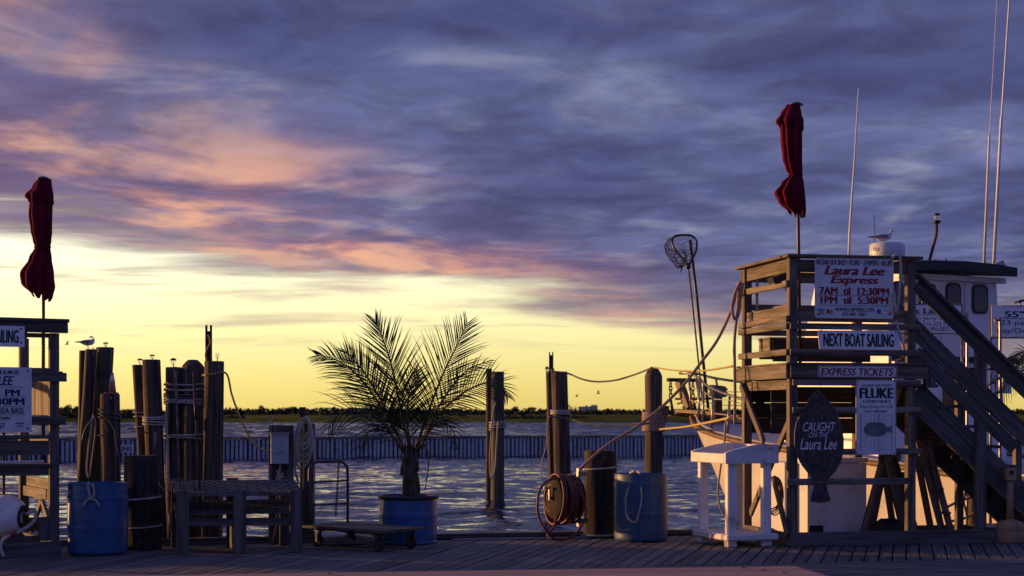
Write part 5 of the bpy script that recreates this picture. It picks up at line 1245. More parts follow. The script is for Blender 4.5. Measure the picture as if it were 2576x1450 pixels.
# ================================================================== left ticket stand
LS = Frame(((138 - CX) / FP * 18.0, 18.0), 30)
def left_stand():
    F = LS; P = F.P; root = thing('ticket_stand', 'dark weathered low ticket stand with white signs and a mooring buoy inside', 'ticket stand', P(-.6, .7, 0)); g = 'timber_grey'; D = 1.5
    zt = zpx(838, 18)
    for (a, b, z) in ((0.0, .05, zt), (0.0, D, zt), (-1.7, .05, zt), (-1.7, D, zt)): beam('post', P(a, b, .17 if b < 1 else .003), P(a, b, z), .09, .105, g, root, up=F.u)
    z_ = lambda y: zpx(y, 18)
    beam('cap', P(-2.0, .06, z_(807)), P(.15, .06, z_(807)), .25, .042, g, root)
    beam('beam', P(-2.0, -.02, z_(825)), P(.14, -.02, z_(825)), .042, .115, g, root)
    beam('beam', P(-2.0, .06, z_(844)), P(-.055, .06, z_(844)), .04, .05, g, root)
    beam('cap', P(-2.0, D, z_(807)), P(.1, D, z_(807)), .2, .04, g, root)
    beam('beam', P(-1.9, D + .06, z_(828)), P(.05, D + .06, z_(828)), .04, .12, g, root)
    for y, h, a1 in ((949, .10, .125), (1058, .10, .115)): beam('rail', P(-1.9, -.021, z_(y)), P(a1, -.021, z_(y)), .042, h, g, root)
    beam('rail', P(-1.9, .10, z_(932)), P(-.05, .10, z_(932)), .035, .06, g, root)
    beam('rail', P(-1.9, D + .06, z_(950)), P(.06, D + .06, z_(950)), .035, .10, g, root)
    beam('rail', P(-1.9, D + .06, z_(1060)), P(.06, D + .06, z_(1060)), .035, .10, g, root)
    # right side panel: boards whose inner face takes the low sun
    for k in range(4): beam('side_board', P(.03, .16 + .34 * k, z_(1045)), P(.03, .16 + .34 * k, z_(942)), .022, .32, 'timber', root, up=F.v)
    beam('rail', P(.075, .0, z_(945)), P(.075, D, z_(945)), .035, .10, g, root); beam('rail', P(.075, .0, z_(1058)), P(.075, D, z_(1058)), .035, .10, g, root)
    for z, h in ((.80, .12), (.68, .12)): beam('side_board', P(.02 - .03 * (z < .7), .11, z), P(.02 - .03 * (z < .7), D - .06, z), .03, h, 'timber', root)
    beam('side_board', P(.05, .11, 1.27), P(.05, D - .06, 1.27), .03, .14, 'timber', root)
    beam('brace', P(.03, .75, .62), P(.03, .25, .25), .035, .08, 'timber', root); beam('brace', P(.03, .70, .62), P(.03, 1.25, .2), .035, .08, 'timber', root)
    # counter and shelf
    beam('counter', P(-2, .10, z_(1099)), P(-.06, .10, z_(1099)), .34, .04, g, root); beam('counter_front', P(-2, .0, z_(1126)), P(-.06, .0, z_(1126)), .035, .16, g, root)
    beam('shelf', P(-2, .12, z_(1169)), P(.02, .12, z_(1169)), .30, .03, g, root); beam('shelf_front', P(-2, .03, z_(1184)), P(-.06, .03, z_(1184)), .03, .10, g, root)
    # base
    beam('base_beam', P(-2.2, -.03, .085), P(.06, -.03, .085), .06, .165, g, root); beam('base_beam', P(-2.2, .14, .16), P(-.14, .14, .16), .08, .13, g, root)
    beam('block', P(-.11, .045, .172), P(-.11, .045, .44), .07, .115, g, root, up=F.u)
    beam('base_beam', P(.0, .0, .09), P(.0, D, .09), .06, .17, g, root); beam('rail', P(-.5, .5, .33), P(-.02, .5, .33), .04, .16, g, root)
    beam('base_beam', P(-2.2, D + .03, .085), P(.06, D + .03, .085), .06, .165, g, root)
    MB().tube([P(-2, -.03, z_(1163)), P(-.13, -.03, z_(1160))], .015, 10).build('white_pipe', 'ink_white', root)
    beam('table_foot', P(-.4, .75, .03), P(-.4, .75, z_(925)), .03, .03, 'timber_dark', root, up=F.u)
    # signs
    o = board(F, (-150, 818, 62, 871), -.048, .010, 'sign', 'sign_white', 'white sign ending in LING on the stand with the mooring buoy', 'sign')
    lettering(F, (-128, 828, 47, 861), -.0505, 'NEXT BOAT SAILING', o, 'ink_black', .05); fixings(F, (-150, 818, 62, 871), -.05, o, 9)
    o = board(F, (-120, 923, 80, 1088), -.048, .010, 'sign', 'sign_white', 'white sign with navy lettering and sailing times beside the umbrella pole', 'sign'); f = -.0505
    lettering(F, (-88, 931, 48, 941), f, 'BLUES • FLUKE', o, 'ink_black', .04)
    lettering(F, (-95, 945, 35, 969), f, 'LAURA LEE', o, 'ink_navy', .04, .28); rule(F, (-100, 973, 62, 974), f, o, 'ink_navy')
    lettering(F, (-70, 979, 50, 996), f, 'til  11 PM', o, 'ink_navy', .05); rule(F, (-100, 997.5, 70, 998.6), f, o, 'ink_navy')
    lettering(F, (-70, 1001, 62, 1019), f, 'til 5:30PM', o, 'ink_navy', .05); rule(F, (-105, 1022.5, 78, 1023.5), f, o, 'ink_navy')
    lettering(F, (-60, 1025.5, 60, 1041), f, 'OCEAN SEA BASS', o, 'ink_black', .03); rule(F, (-105, 1043.4, 66, 1044.2), f, o, 'ink_navy')
    lettering(F, (-95, 1047, 25, 1059), f, 'www.captree.com', o, 'ink_black', .035)
    lettering(F, (-80, 1064, 12, 1077), f, '631-661-1867', o, 'ink_black', .035)
    board(F, (37, 1047, 60, 1079), f, .002, 'card_mark', 'ink_white', parent=o); board(F, (38, 1063.5, 59, 1066.5), f - .002, .001, 'card_stripe', 'ink_magenta', parent=o); lettering(F, (41, 1068.5, 57, 1074), f - .002, 'VISA', o, 'ink_magenta', .02, .2)
    fixings(F, (-120, 923, 80, 1088), f, o, 10)
    # dark lamp behind
    o = MB().lathe(P(-.42, D + .02, z_(922)), [(.07, 0), (.08, .05), (.05, .10), (.02, .12)], 14).build('lamp', 'black_plastic', None, P(-.42, D, z_(922))); tag(o, 'small black lamp on the rear rail behind the umbrella pole', 'lamp')
    # mooring buoy
    c = P(-.48, .27, .225 + .23); ax = (F.u * .75 - F.v * .62 + Vector((0, 0, -.05))).normalized()
    r_ = thing('mooring_buoy', 'large white mooring buoy with black hub resting in the stand', 'buoy', c - Vector((0, 0, .23)))
    R_ = .235; prof = [(R_ * math.sin(t) * (1.0), -R_ * 1.05 * math.cos(t)) for t in [math.pi * k / 20 for k in range(1, 17)]]
    MB().lathe(c, prof, 36, axis=ax, caps=(True, True)).build('shell', 'white_paint', r_)
    zz = -R_ * 1.05 * math.cos(math.pi * 16 / 20)
    MB().lathe(c, [(R_ * .56, zz - .012), (R_ * .56, zz + .012), (R_ * .40, zz + .02), (R_ * .3, zz + .0)], 28, axis=ax).build('hub', 'black_rubber', r_)
    h = c + ax * (zz + .04)
    rp = MB(); s1 = F.u * -.02; rp.tube(catmull([h + Vector((0, 0, .03)), h + F.u * .10 + Vector((0, 0, .06)) - F.v * .03, h + F.u * .06 - F.v * .08 + Vector((0, 0, -.06)), h - F.u * .10 - F.v * .10 + Vector((0, 0, -.16)), h - F.u * .25 - F.v * .12 + Vector((0, 0, -.22)), h - F.u * .33 - F.v * .22 + Vector((0, 0, -.30)), h - F.u * .30 - F.v * .26 + Vector((0, 0, -.42))], 7), .02, 8); rp.build('rope', 'rope', r_)
    MB().tube([h - F.u * .13 - F.v * .103 + Vector((0, 0, -.170)), h - F.u * .20 - F.v * .112 + Vector((0, 0, -.20))], .024, 8).build('red_whipping', 'red_paint', r_)
left_stand()

# ================================================================== the boat behind the right stand
BO = Vector((3.63, 32.0, 0)); BF = Vector((-.5, .866, 0)); BL = Vector((-.866, -.5, 0))       # bow point, forward, side towards the camera's left
def bpt(s, l, z): return BO - BF * s + BL * l + Vector((0, 0, z))
def sheer(s): return 1.53 - .82 * (min(s, 9.5) / 9) ** .8
def halfb(s): return max(.02, 1.9 * (1 - max(0, 1 - s / 5.2) ** 2.1) * (1 - .06 * max(0, s - 6) / 5))
def boat():
    root = thing('fishing_boat', 'white charter fishing boat with black roofed wheelhouse and bow pulpit', 'boat', bpt(5.5, 0, WL))
    st = [0, .08, .2, .4, .7, 1.0, 1.5, 2, 2.6, 3.3, 4, 5, 6, 7, 8, 9, 10, 11.4]; K = 9; vs = []
    for sd_ in (1, -1):
        for s in st:
            b = halfb(s); z1 = sheer(s)
            for k in range(K + 1):
                t = k / K; z = z1 + (-1.15 - z1) * t
                rake = 1.9 * t * max(0, 1 - s / 5.0) ** 1.2
                fl = b * (1 - .30 * t ** .8 * (1 - .35 * min(1, s / 6)) - .55 * max(0, t - .72) / .28 * .9)
                vs.append(bpt(s + rake, sd_ * max(.012, fl * (1 - .25 * t * max(0, 1 - s / 4)))  , z))
    n = len(st); fs = []
    for h in range(2):
        o_ = h * n * (K + 1)
        for i in range(n - 1):
            for k in range(K): a = o_ + i * (K + 1) + k; fs.append((a, a + 1, a + K + 2, a + K + 1))
    for k in range(K): fs.append(((n - 1) * (K + 1) + k, (n - 1) * (K + 1) + k + 1, n * (K + 1) + (n - 1) * (K + 1) + k + 1, n * (K + 1) + (n - 1) * (K + 1) + k))
    for k in range(K): fs.append((k, k + 1, n * (K + 1) + k + 1, n * (K + 1) + k))
    MB().add(vs, fs, True).build('hull', 'hull_white', root)
    dv = [bpt(s, sg * halfb(s) * .985, sheer(s) - .015) for sg in (1, -1) for s in st]; MB().add(dv, [(i, i + 1, n + i + 1, n + i) for i in range(n - 1)]).build('foredeck', 'deck_grey', root)
    for sg in (1, -1):
        MB().tube([bpt(s, sg * (halfb(s) + .01), sheer(s) - .01) for s in st], .045, 8).build('rub_rail', 'wood_trim', root)
        MB().tube([bpt(s + .1, sg * max(.0, halfb(s) - .05), sheer(s) + .03) for s in st], .03, 8).build('toe_rail', 'deck_grey', root)
    # bow rail
    rs = [-.25, 0, .5, 1.2, 2.0, 2.9, 3.8]; rl = lambda s: max(.10, halfb(max(s, .15)) - .14)
    for sg in (1, -1):
        top = [bpt(s, sg * rl(s) * .92, sheer(max(0, s)) + .88 - .05 * s) for s in rs]; MB().tube(catmull(top, 5), .026, 8).build('bow_rail', 'steel', root)
        for s in rs[1:]: MB().tube([bpt(s + .12, sg * rl(s + .12), sheer(s) - .01), bpt(s, sg * rl(s) * .92, sheer(s) + .88 - .05 * s)], .024, 8).build('stanchion', 'steel', root)
        for q in (.35, .62): MB().tube([bpt(s + .05, sg * rl(s) * .95, sheer(max(0, s)) + q - .03 * math.sin(s * 4)) for s in rs[1:]], .009, 6).build('lifeline', 'rope', root)
    MB().tube(catmull([bpt(-.25, .10, 2.42), bpt(-.42, 0, 2.42), bpt(-.25, -.10, 2.42)], 5), .026, 8).build('bow_rail', 'steel', root)
    # pulpit with the hanging anchors
    beam('pulpit', bpt(1.0, 0, 1.60), bpt(-.32, 0, 1.66), .42, .07, 'wood_trim', root)
    beam('pulpit_post', bpt(-.12, 0, 1.70), bpt(-.46, 0, 2.26), .12, .16, 'wood_trim', root)
    beam('anchor_bar', bpt(-.45, .28, 2.285), bpt(-.45, -.43, 2.285), .10, .075, 'timber_dark', root)
    beam('davit', bpt(.6, .0, 1.9), bpt(-.55, .0, 1.9), .07, .05, 'timber_dark', root)
    def anchor(l, sc_):
        a = thing('anchor', 'steel fluke anchor hanging from the bow bar, ' + ('outermost' if l > 0 else 'nearest the stanchions'), 'anchor', bpt(-.47, l, 1.75), 'anchors on the bow pulpit')
        c = bpt(-.47, l, 2.25); up = Vector((0, 0, 1)); X = Vector((1, 0, 0))
        ch = MB()
        for k in range(4): ch.tube([c - up * (.06 + .075 * k) + (X if k % 2 else BF) * (math.cos(t) * .03) + up * (math.sin(t) * .05) for t in [2 * math.pi * q / 10 for q in range(10)]], .013, 6, closed=True)
        ch.build('chain', 'rust', a)
        h = c - up * .36
        MB().tube([h, h - up * .30 * sc_ + X * .05], .03, 8).build('shank', 'steel_dark', a); MB().tube([h - up * .3 * sc_ - X * .05 * sc_, h - up * .35 * sc_ + X * .34 * sc_], .018, 6).build('stock', 'steel_dark', a)
        for sg in (-1, 1):
            f0 = h - up * .14; p = [f0 + X * (.02 * sg), f0 + X * (.22 * sg * sc_ - .02) - up * (.48 * sc_ if sg > 0 else .10) , f0 + X * (.16 * sg) - up * (.36 * sc_)]
            if sg < 0: p = [f0 + X * -.02, f0 + X * (-.26 * sc_) + up * .04, f0 + X * (-.10) - up * (.40 * sc_), f0 + X * (-.05) - up * .15]
            MB().prism(p, Vector((0, .025, 0))).build('fluke', 'steel_dark', a)
    anchor(.20, 1.0); anchor(-.36, .62)
    MB().tube([bpt(.9, .05, 1.5), bpt(.9, .05, 2.15)], .09, 10).build('bitt', 'timber_dark', root)
    mb = MB()
    for k in range(6): mb.tube(ring(bpt(.9, .05, 1.95 + .035 * k), .16 + .02 * math.sin(k * 2), 20, (.1 * math.sin(k), .1)), .022, 6, closed=True)
    mb.build('rope_on_bitt', 'rope_dark', root)
    mb = MB(); mb.tube([bpt(.3, .05, 1.9), bpt(-.2, .0, 1.85), bpt(-.5, 0, 1.8)], .022, 6); mb.build('anchor_chain', 'rust', root)
    # ---- wheelhouse: sides lean in, aft wall faces the dock
    s0, s1 = 4.35, 7.0; zb, zt = .75, 3.86
    def wl(z, base=1.28): return base - (z - 1.4) * .085
    P8 = []
    for (s, lean) in ((s0, .62), (s1, -.0)):
        for z in (zb, zt):
            ss = s + (lean * (z - zb) / (zt - zb) if s == s0 else 0)
            for l in (1, -1): P8.append(bpt(ss, l * wl(z), z))
    MB().add(P8, [(0, 1, 3, 2), (4, 6, 7, 5), (0, 2, 6, 4), (1, 5, 7, 3), (2, 3, 7, 6), (0, 4, 5, 1)]).build('wheelhouse', 'cabin_white', root)
    rf = MB(); rv = []
    for (s, dz) in ((s0 + .25, .02), (s0 + 1.2, .10), (s1 - .6, .09), (s1 + .38, .0)):
        for l in (-1.16, -.6, 0, .7, 1.34): rv.append(bpt(s, l, zt + .13 + dz + .07 * (1 - (l / 1.34) ** 2)))
    nb = len(rv); rv += [v - Vector((0, 0, .15)) for v in rv]
    ff = [(i * 5 + j, i * 5 + j + 1, (i + 1) * 5 + j + 1, (i + 1) * 5 + j) for i in range(3) for j in range(4)]; ff += [tuple(nb + q for q in f)[::-1] for f in ff]
    ed = [0, 1, 2, 3, 4, 9, 14, 19, 18, 17, 16, 15, 10, 5]; ff += [(ed[i], ed[(i + 1) % 14], nb + ed[(i + 1) % 14], nb + ed[i]) for i in range(14)]
    rf.add(rv, ff).build('roof', 'black_trim', root)
    beam('roof_trim', bpt(s1 + .06, 1.2, zt - .05), bpt(s1 + .06, -1.2, zt - .05), .10, .09, 'cabin_white', root)
    A = Frame((0, 0), 0); A.O = bpt(s1 + .012, 0, 0); A.O.z = 0; A.u = -BL; A.v = BF.copy()
    def window(x0, y0, x1, y1):
        a0, z1_ = A.hit(x0, y0); a1, z0_ = A.hit(x1, y1); c = A.P((a0 + a1) / 2, 0, (z0_ + z1_) / 2); w_, h_ = a1 - a0, z1_ - z0_
        def rr(k, off):
            p = []; rad = .09
            for (sx, sz, a) in ((1, 1, 0), (-1, 1, 90), (-1, -1, 180), (1, -1, 270)):
                for q in range(5):
                    t = R(a + 22.5 * q); p.append(c + A.u * (sx * (w_ / 2 * k - rad) + math.cos(t) * rad) + Vector((0, 0, sz * (h_ / 2 * (1 - (1 - k) * w_ / h_) - rad) + math.sin(t) * rad)) - A.v * off)
            return p
        fr_ = MB().prism(rr(1.0, .016), A.v * .02).build('window', 'black_trim', root); MB().prism(rr(.82, .021), A.v * .004).build('pane', 'tinted_glass', fr_)
    window(2312, 712, 2354, 790); window(2379, 711, 2416, 790); window(2445, 715, 2484, 790)
    window(2244, 706, 2272, 790)
    for (x0, x1) in ((2368, 2371), (2428, 2431), (2300, 2303)): board(A, (x0, 698, x1, 880), -.008, .012, 'wall_batten', 'cabin_white', parent=root)
    board(A, (2366, 700, 2432, 703), -.008, .012, 'wall_batten', 'cabin_white', parent=root)
    board(A, (2240, 897, 2560, 912), -.03, .04, 'wall_band', 'black_trim', parent=root); board(A, (2375, 930, 2428, 1180), -.02, .03, 'door', 'wood_trim', parent=root); board(A, (2440, 925, 2470, 1040), -.02, .03, 'hatch', 'black_trim', parent=root)
    board(A, (2525, 950, 2545, 990), -.02, .02, 'locker', 'cabin_white', parent=root)
    # portlight on the lit side
    sp = bpt(5.3, wl(2.7) + .01, 2.75); MB().lathe(sp, [(.07, 0), (.07, .06), (.05, .07)], 16, axis=BL).build('portlight', 'black_trim', root)
    # cockpit sides
    for sg in (1,): MB().add([bpt(s1, sg * 1.6, .8), bpt(11.2, sg * 1.66, .72), bpt(11.2, sg * 1.60, .72), bpt(s1, sg * 1.54, .8), bpt(s1, sg * 1.6, .2), bpt(11.2, sg * 1.66, .2), bpt(11.2, sg * 1.60, .2), bpt(s1, sg * 1.54, .2)], [(0, 1, 2, 3), (0, 4, 5, 1), (3, 2, 6, 7)]).build('coaming', 'hull_white', root)
    for s in (6.4, 8.0): MB().box(bpt(s, halfb(s) * .83 + .055, .22), .30, .05, .14, BF).build('scupper', 'steel_dark', root)
    # radar, masts, aerials
    def on_roof(px, s_l): return None
    rY = 26.3; c = W(2232, 655, rY)
    base = MB().lathe(c - Vector((0, 0, .16)), [(.10, 0), (.10, .17)], 16).build('radar_base', 'cabin_white', root)
    rd = MB().lathe(c, [(.20, -.03), (.27, 0), (.285, .03), (.29, .12), (.285, .26), (.24, .285), (.1, .295)], 32).build('radar_dome', 'cabin_white', root)
    rf_ = Frame((c.x, rY - .295), 0); lettering(rf_, (2192, 623, 2214, 632), 0, '-TEX', rd, 'ink_navy', .03)
    def mast(label, pts, r, m='ink_white'):
        o_ = MB().tube(pts, r, 8).build('aerial', m, None, Vector(pts[0])); tag(o_, label, 'aerial')
    mast('white whip aerial rising behind the tall ticket stand', [W(2135, 668, 26.5), W(2138, 580, 26.5), W(2150, 400, 26.5), W(2160, 222, 26.5)], [.026, .022, .014, .009])
    mast('thin two stage whip aerial on the wheelhouse roof', [W(2475, 680, 26.6), W(2489, 345, 26.6), W(2489.5, 335, 26.6), W(2508, 0, 26.6), W(2513, -90, 26.6)], [.026, .020, .008, .006, .005])
    mast('thick two stage whip aerial on the wheelhouse roof', [W(2499, 682, 26.6), W(2519, 300, 26.6), W(2520, 290, 26.6), W(2540, -10, 26.6), W(2546, -100, 26.6)], [.028, .024, .017, .015, .013])
    mast('short thin rod aerial beside the radar dome', [W(2202, 640, 26.2), W(2199, 540, 26.2)], .006, 'steel_dark')
    ml = thing('mast_light', 'bent dark mast with an anchor light on the wheelhouse roof', 'mast', W(2336, 672, 26.2))
    MB().tube(catmull([W(2334, 672, 26.2), W(2345, 630, 26.2), W(2355, 590, 26.2), W(2356, 562, 26.2)], 6), .026, 8).build('mast', 'rust', ml)
    p = W(2357, 562, 26.2); MB().lathe(p, [(.05, 0), (.06, .02), (.06, .05)], 14).build('light_base', 'black_plastic', ml); MB().lathe(p + Vector((0, 0, .05)), [(.045, 0), (.045, .08)], 14).build('lens', 'clear_glass', ml); MB().lathe(p + Vector((0, 0, .13)), [(.058, 0), (.05, .03), (.02, .04)], 14).build('light_cap', 'black_plastic', ml)
    for (x, y, r_, m_) in ((2344, 655, .02, 'rust'), (2352, 652, .012, 'steel'), (2360, 651, .016, 'ink_white'), (2380, 650, .010, 'rust')): MB().tube([W(x, 680, 26.0), W(x, y, 26.0)], r_, 8).build('roof_fitting', m_, root)
    fl = MB().box(W(2514, 668, 26.4), .16, .10, .12, (1, 0, .5)).build('floodlight', 'box_grey', None, W(2514, 668, 26.4)); tag(fl, 'grey floodlight beside the aerials on the wheelhouse roof', 'floodlight')
    MB().box(W(2496, 679, 26.4), .18, .12, .05).build('roof_fitting', 'cabin_white', root)
    pn = MB().box(W(2055, 690, 27.5), .55, .5, .05).build('side_light_shelf', 'cabin_white', root)
boat()

# landing net and spare pole stood in the bow rail
def net():
    Y = 31.0; cv = lambda x, y, d=0: W(1654 + .26 * x, 566 + .26 * y, Y + d)
    root = thing('landing_net', 'long handled landing net standing in the bow rail', 'landing net', W(1768, 1040, Y))
    hp = [(300, 380), (285, 372), (240, 322), (185, 260), (152, 205), (143, 150), (160, 115), (200, 100), (280, 97), (340, 110), (375, 150), (381, 195), (370, 260), (340, 320), (312, 375)]
    hoop = catmull([cv(x, y, .25 * (y - 240) / 240 * -1) for x, y in hp], 4); MB().tube(hoop, .022, 8).build('hoop', 'black_plastic', root)
    MB().tube([W(1731, 664, Y), W(1748, 820, Y), W(1762, 960, Y), W(1770, 1046, Y)], .017, 8).build('handle', 'rust', root)
    MB().tube([W(1731, 662, Y), W(1733, 676, Y)], .045, 8).build('socket', 'black_plastic', root)
    mb = MB(); N = len(hoop); tipc = cv(190, 430, .3); M = 11; rows = []
    for j in range(M + 1):
        t = j / M; row = []
        for i in range(N):
            h = hoop[i]; f = tipc + (h - tipc) * .48; c1 = h + Vector((-.30, .25, -.10)); a = h.lerp(c1, t); b = c1.lerp(f, t); row.append(a.lerp(b, t) + Vector((.03 * noise.noise(Vector((i * .4, j * .5, 0))), 0, .03 * noise.noise(Vector((i * .4, j * .5, 7))))))
        rows.append(row)
    for j in range(M):
        for i in range(0, N - 1):
            if (i + j) % 2 == 0:
                mb.tube([rows[j][i], rows[j + 1][i + 1]], .0042, 3, cap=False)
                if i > 0: mb.tube([rows[j][i], rows[j + 1][i - 1]], .0042, 3, cap=False)
    for j in (M,): mb.tube(rows[j], .006, 3)
    for i in range(0, N // 2, 2):
        a, b = rows[M][i], rows[M][N - 1 - i]; mb.tube([a, a.lerp(b, .5) + Vector((-.05, .05, -.12)), b], .0042, 3, cap=False)
    mb.build('netting', 'net_line', root)
    o = MB().tube([W(1736, 603, Y + .3), W(1752, 740, Y + .3), W(1766, 880, Y + .3), W(1783, 1040, Y + .3)], .030, 8).build('pole', 'black_plastic', None, W(1783, 1040, Y + .3)); tag(o, 'thick black pole standing beside the landing net', 'pole')
net()

# charter signs on pipe frames by the boat
def charter_signs():
    F = Frame((W(2340, 800, 22.6).x, 22.6), 12)
    def frame(bx, label, px_l, px_r):
        o = board(F, bx, 0, .012, 'sign', 'sign_white', label, 'sign')
        for x in (px_l, px_r):
            t, z = F.hit(x, bx[1] - 2, .03); MB().tube([F.P(t, .03, -.3), F.P(t, .03, z)], .024, 8).build('pipe', 'steel', o)
        for y in (bx[1] - 1, bx[3] + 1): MB().tube([F.at(px_l, y, .03), F.at(px_r, y, .03)], .016, 8).build('pipe', 'steel', o)
        return o
    o = frame((2240, 768, 2417, 837), 'white charter boat sign with a captain and phone numbers behind the handrail', 2239, 2420); f = -.003
    lettering(F, (2262, 775, 2404, 789), f, 'Kids Lana H', o, 'ink_navy', .03); rule(F, (2245, 791.5, 2413, 793), f, o, 'ink_black')
    lettering(F, (2262, 795, 2398, 808), f, 'Captain Jerry Vitiel', o, 'ink_black', .005)
    lettering(F, (2280, 809.5, 2400, 820), f, 'Phone: 516-322-7236', o, 'ink_black', .005)
    lettering(F, (2320, 822, 2388, 833), f, '631-893-0859', o, 'ink_black', .005)
    o = frame((2494, 772, 2680, 848), 'white charter boat sign reading 55 and passenger details', 2492, 2690)
    lettering(F, (2527, 783, 2660, 799), f, "55'' Alex", o, 'ink_navy', .03); rule(F, (2500, 801, 2676, 802.5), f, o, 'ink_black')
    lettering(F, (2509, 806, 2660, 821), f, '-23 passenger', o, 'ink_black', .0)
    lettering(F, (2509, 826, 2672, 842), f, 'Bay/Ocean, Half', o, 'ink_black', .0)
    for lab, x, y in (('small solar floodlight above the captain sign', 2320, 760), ('small solar floodlight above the passenger sign', 2566, 766)):
        r_ = thing('solar_floodlight', lab, 'floodlight', F.at(x, y, .03)); MB().box(F.at(x, y - 8, .02), .12, .12, .03, F.u + Vector((0, 0, .3))).build('panel', 'black_plastic', r_); MB().tube([F.at(x, y + 6, .03), F.at(x, y - 8, .03)], .012, 6).build('stem', 'steel', r_)
    for lab, x, y0, y1 in (('bent steel pipe hook in front of the captain sign', 2433, 795, 960), ('bent steel pipe hook in front of the passenger sign', 2516, 806, 960)):
        o = MB().tube(catmull([F.at(x - 14, y0, -.1), F.at(x - 4, y0 - 1, -.1), F.at(x, y0 + 6, -.1), F.at(x, y1, -.1), F.P(F.hit(x, y1, -.1)[0], -.1, -.2)], 5), .022, 8).build('pipe', 'steel', None, F.at(x, y1, -.1)); tag(o, lab, 'pipe')
    # palm fronds entering at the right edge
    rng = random.Random(21); base = W(2650, 1010, 21.6); r_ = thing('palm_tree', 'palm at the foot of the stairs with dry drooping fronds', 'palm', Vector((base.x, 21.6, 0)))
    MB().tube([(base.x, 21.6, 0), (base.x, 21.6, base.z - .2), (base.x, 21.6, base.z + .1)], [.10, .09, .05], 10).build('trunk', 'husk', r_)
    for (tx, ty, my) in ((2505, 962, 905), (2520, 985, 930), (2540, 905, 890), (2600, 860, 880), (2500, 930, 915), (2700, 900, 880)):
        a = base; b = W(tx, ty, 21.4); m_ = W((2650 + tx) / 2, my, 21.5); pts = catmull([a, m_, b], 12); lf = MB(); N = len(pts)
        for k in range(5, N):
            for sg in (-1, 1):
                p = pts[k]; tg = (pts[k] - pts[k - 1]).normalized(); sd_ = tg.cross(Vector((0, -1, .5))).normalized(); d = (tg * .8 + sd_ * sg * .7 + Vector((0, 0, -.25))).normalized(); L = .26 * rng.uniform(.7, 1.1); wv = d.cross(Vector((0, -1, 0))).normalized() * .007
                lf.add([p - wv, p + wv, p + d * L * .6 + wv * .7 - Vector((0, 0, .02)), p + d * L * .6 - wv * .7 - Vector((0, 0, .02)), p + d * L - Vector((0, 0, .07))], [(0, 1, 2, 3), (3, 2, 4)])
        fo = lf.build('frond', 'leaf', r_); MB().tube(pts, .007, 5).build('stem', 'frond_stem', fo)
charter_signs()

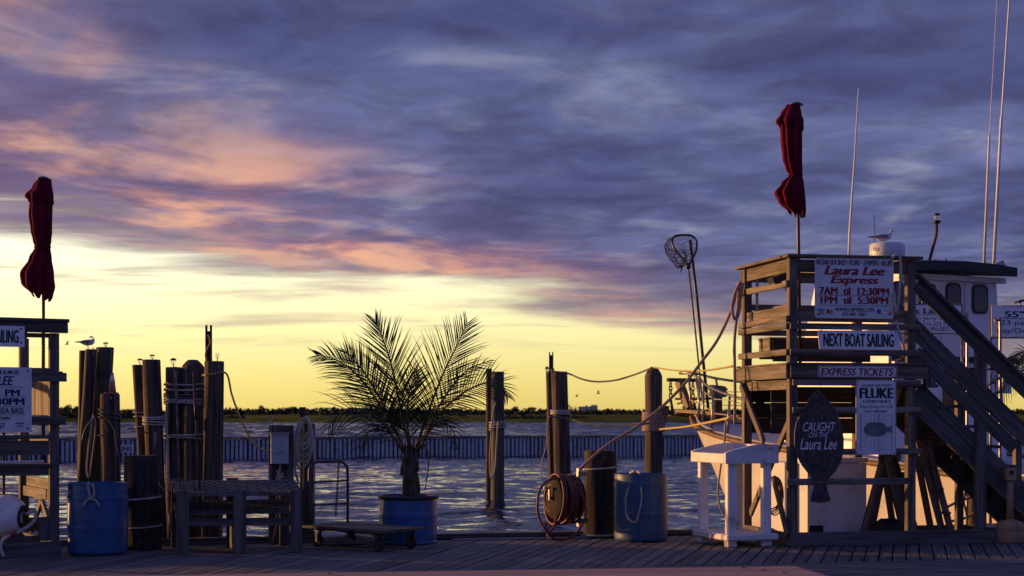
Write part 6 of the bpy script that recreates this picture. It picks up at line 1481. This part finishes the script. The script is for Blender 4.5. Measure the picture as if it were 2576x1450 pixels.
# ================================================================== gulls
def gull(label, foot, L, face, preen=False, sit=False):
    """a standing gull; foot: point between the feet, L: body length, face: +1 looks right, -1 left"""
    X = Vector((face, 0, 0)).normalized(); Yv = Vector((0, 1, 0)); Z = Vector((0, 0, 1)); f = Vector(foot); h = 0 if sit else L * .22
    root = thing('gull', label, 'gull', f); c = f + Z * (h + L * .20)
    secs = []
    for (x, z, ry, rz) in ((-.62, .04, .015, .010), (-.45, .03, .06, .045), (-.25, .0, .14, .13), (-.02, -.01, .18, .185), (.18, .02, .165, .18), (.30, .09, .12, .135), (.36, .18, .085, .10), (.37, .27, .075, .085) if not preen else (.33, .27, .08, .085), (.40, .345, .075, .07) if not preen else (.22, .35, .075, .075), (.47, .35, .04, .04) if not preen else (.12, .31, .04, .04), (.50, .345, .015, .015) if not preen else (.08, .28, .015, .015)):
        tl = Vector((0, 0, 1)); secs.append((c + X * (x * L) + Z * (z * L), Yv * (ry * L), (Z * .85 + X * (-.5 if x > .15 else 0.1)).normalized() * (rz * L)))
    MB().loft(secs, 14).build('body', 'feather_white', root)
    for sg in (-1, 1):
        ws = [(c + X * (x * L) + Z * (z * L) + Yv * (sg * y * L), Yv * (.028 * L), (Z + X * .1).normalized() * (rz * L)) for (x, z, y, rz) in ((.20, .04, .165, .05), (.08, .05, .185, .11), (-.12, .045, .175, .115), (-.35, .035, .12, .07), (-.58, .03, .06, .03), (-.76, .02, .03, .010))]
        wg = MB().loft(ws, 10).build('wing', 'feather_grey', root)
        MB().loft([(c + X * (x * L) + Z * (z * L) + Yv * (sg * y * L), Yv * (.02 * L), Z * (rz * L)) for (x, z, y, rz) in ((-.50, .045, .075, .032), (-.66, .04, .055, .024), (-.82, .035, .035, .008))], 8).build('wing_tip', 'feather_black', wg)
    bk = c + (X * (.50 * L) + Z * (.345 * L) if not preen else X * (.085 * L) + Z * (.28 * L)); bd = (X * .9 - Z * .25) if not preen else (-X * .35 - Z * .9)
    MB().tube([bk - bd * .02 * L, bk + bd * .11 * L], [.02 * L, .006 * L], 8).build('beak', 'beak', root)
    if not sit:
        for sg in (-1, 1):
            lg = MB().tube([f + Yv * (sg * .06 * L) + X * (.02 * L), f + Yv * (sg * .06 * L) + Z * (h + .06 * L)], .014 * L, 6); lg.add([f + Yv * (sg * .06 * L) + X * (.0 * L) + Z * .003, f + X * (.13 * L) + Yv * ((sg * .06 - .05) * L) + Z * .003, f + X * (.13 * L) + Yv * ((sg * .06 + .05) * L) + Z * .003], [(0, 1, 2)]); lg.build('leg', 'beak', root)
gull('preening gull standing on the brown pile', W(221, 880, 19.85), .215, 1, preen=True)
gull('gull resting on the radar dome of the boat', W(2222, 608, 26.3), .33, 1, sit=True)
gull('small gull standing on the far bulkhead cap', Vector((W(630, 1098, 78.2).x, 78.2 + .0, .45)), .52, 1)
def flying(label, px, py, Y, span, roll):
    c = W(px, py, Y); root = thing('flying_gull', label, 'gull', c, 'gulls in flight')
    MB().loft([(c + Vector((x * span, 0, z * span)), Vector((0, r_ * span, 0)), Vector((0, 0, r_ * span))) for (x, z, r_) in ((-.22, .0, .008), (-.1, 0, .04), (.06, .0, .05), (.16, .01, .03), (.21, .005, .006))], 10).build('body', 'feather_grey', root)
    for sg in (-1, 1): MB().prism([c + Vector((.07 * span, 0, .02 * span)), c + Vector((.10 * span, sg * .22 * span, (.16 + roll * sg) * span)), c + Vector((-.04 * span, sg * .50 * span, (.12 + roll * 2 * sg) * span)), c + Vector((-.06 * span, sg * .2 * span, (.11 + roll * sg) * span)), c + Vector((-.06 * span, 0, .01 * span))], Vector((0, 0, .012 * span))).build('wing', 'feather_grey', root)
flying('flying gull in the sky next to the dark weathered ticket stand', 168, 866, 60, .45, .1); flying('low flying gull with flat wings over the pale distant building', 1451, 997, 150, .9, -.03)
flying('banking gull above the marsh between the bracket pile and pointed pile', 1505, 990, 150, 1.0, .10); flying('gull skimming the water before the marsh beside the electrical post', 683, 1060, 180, 1.4, .1)
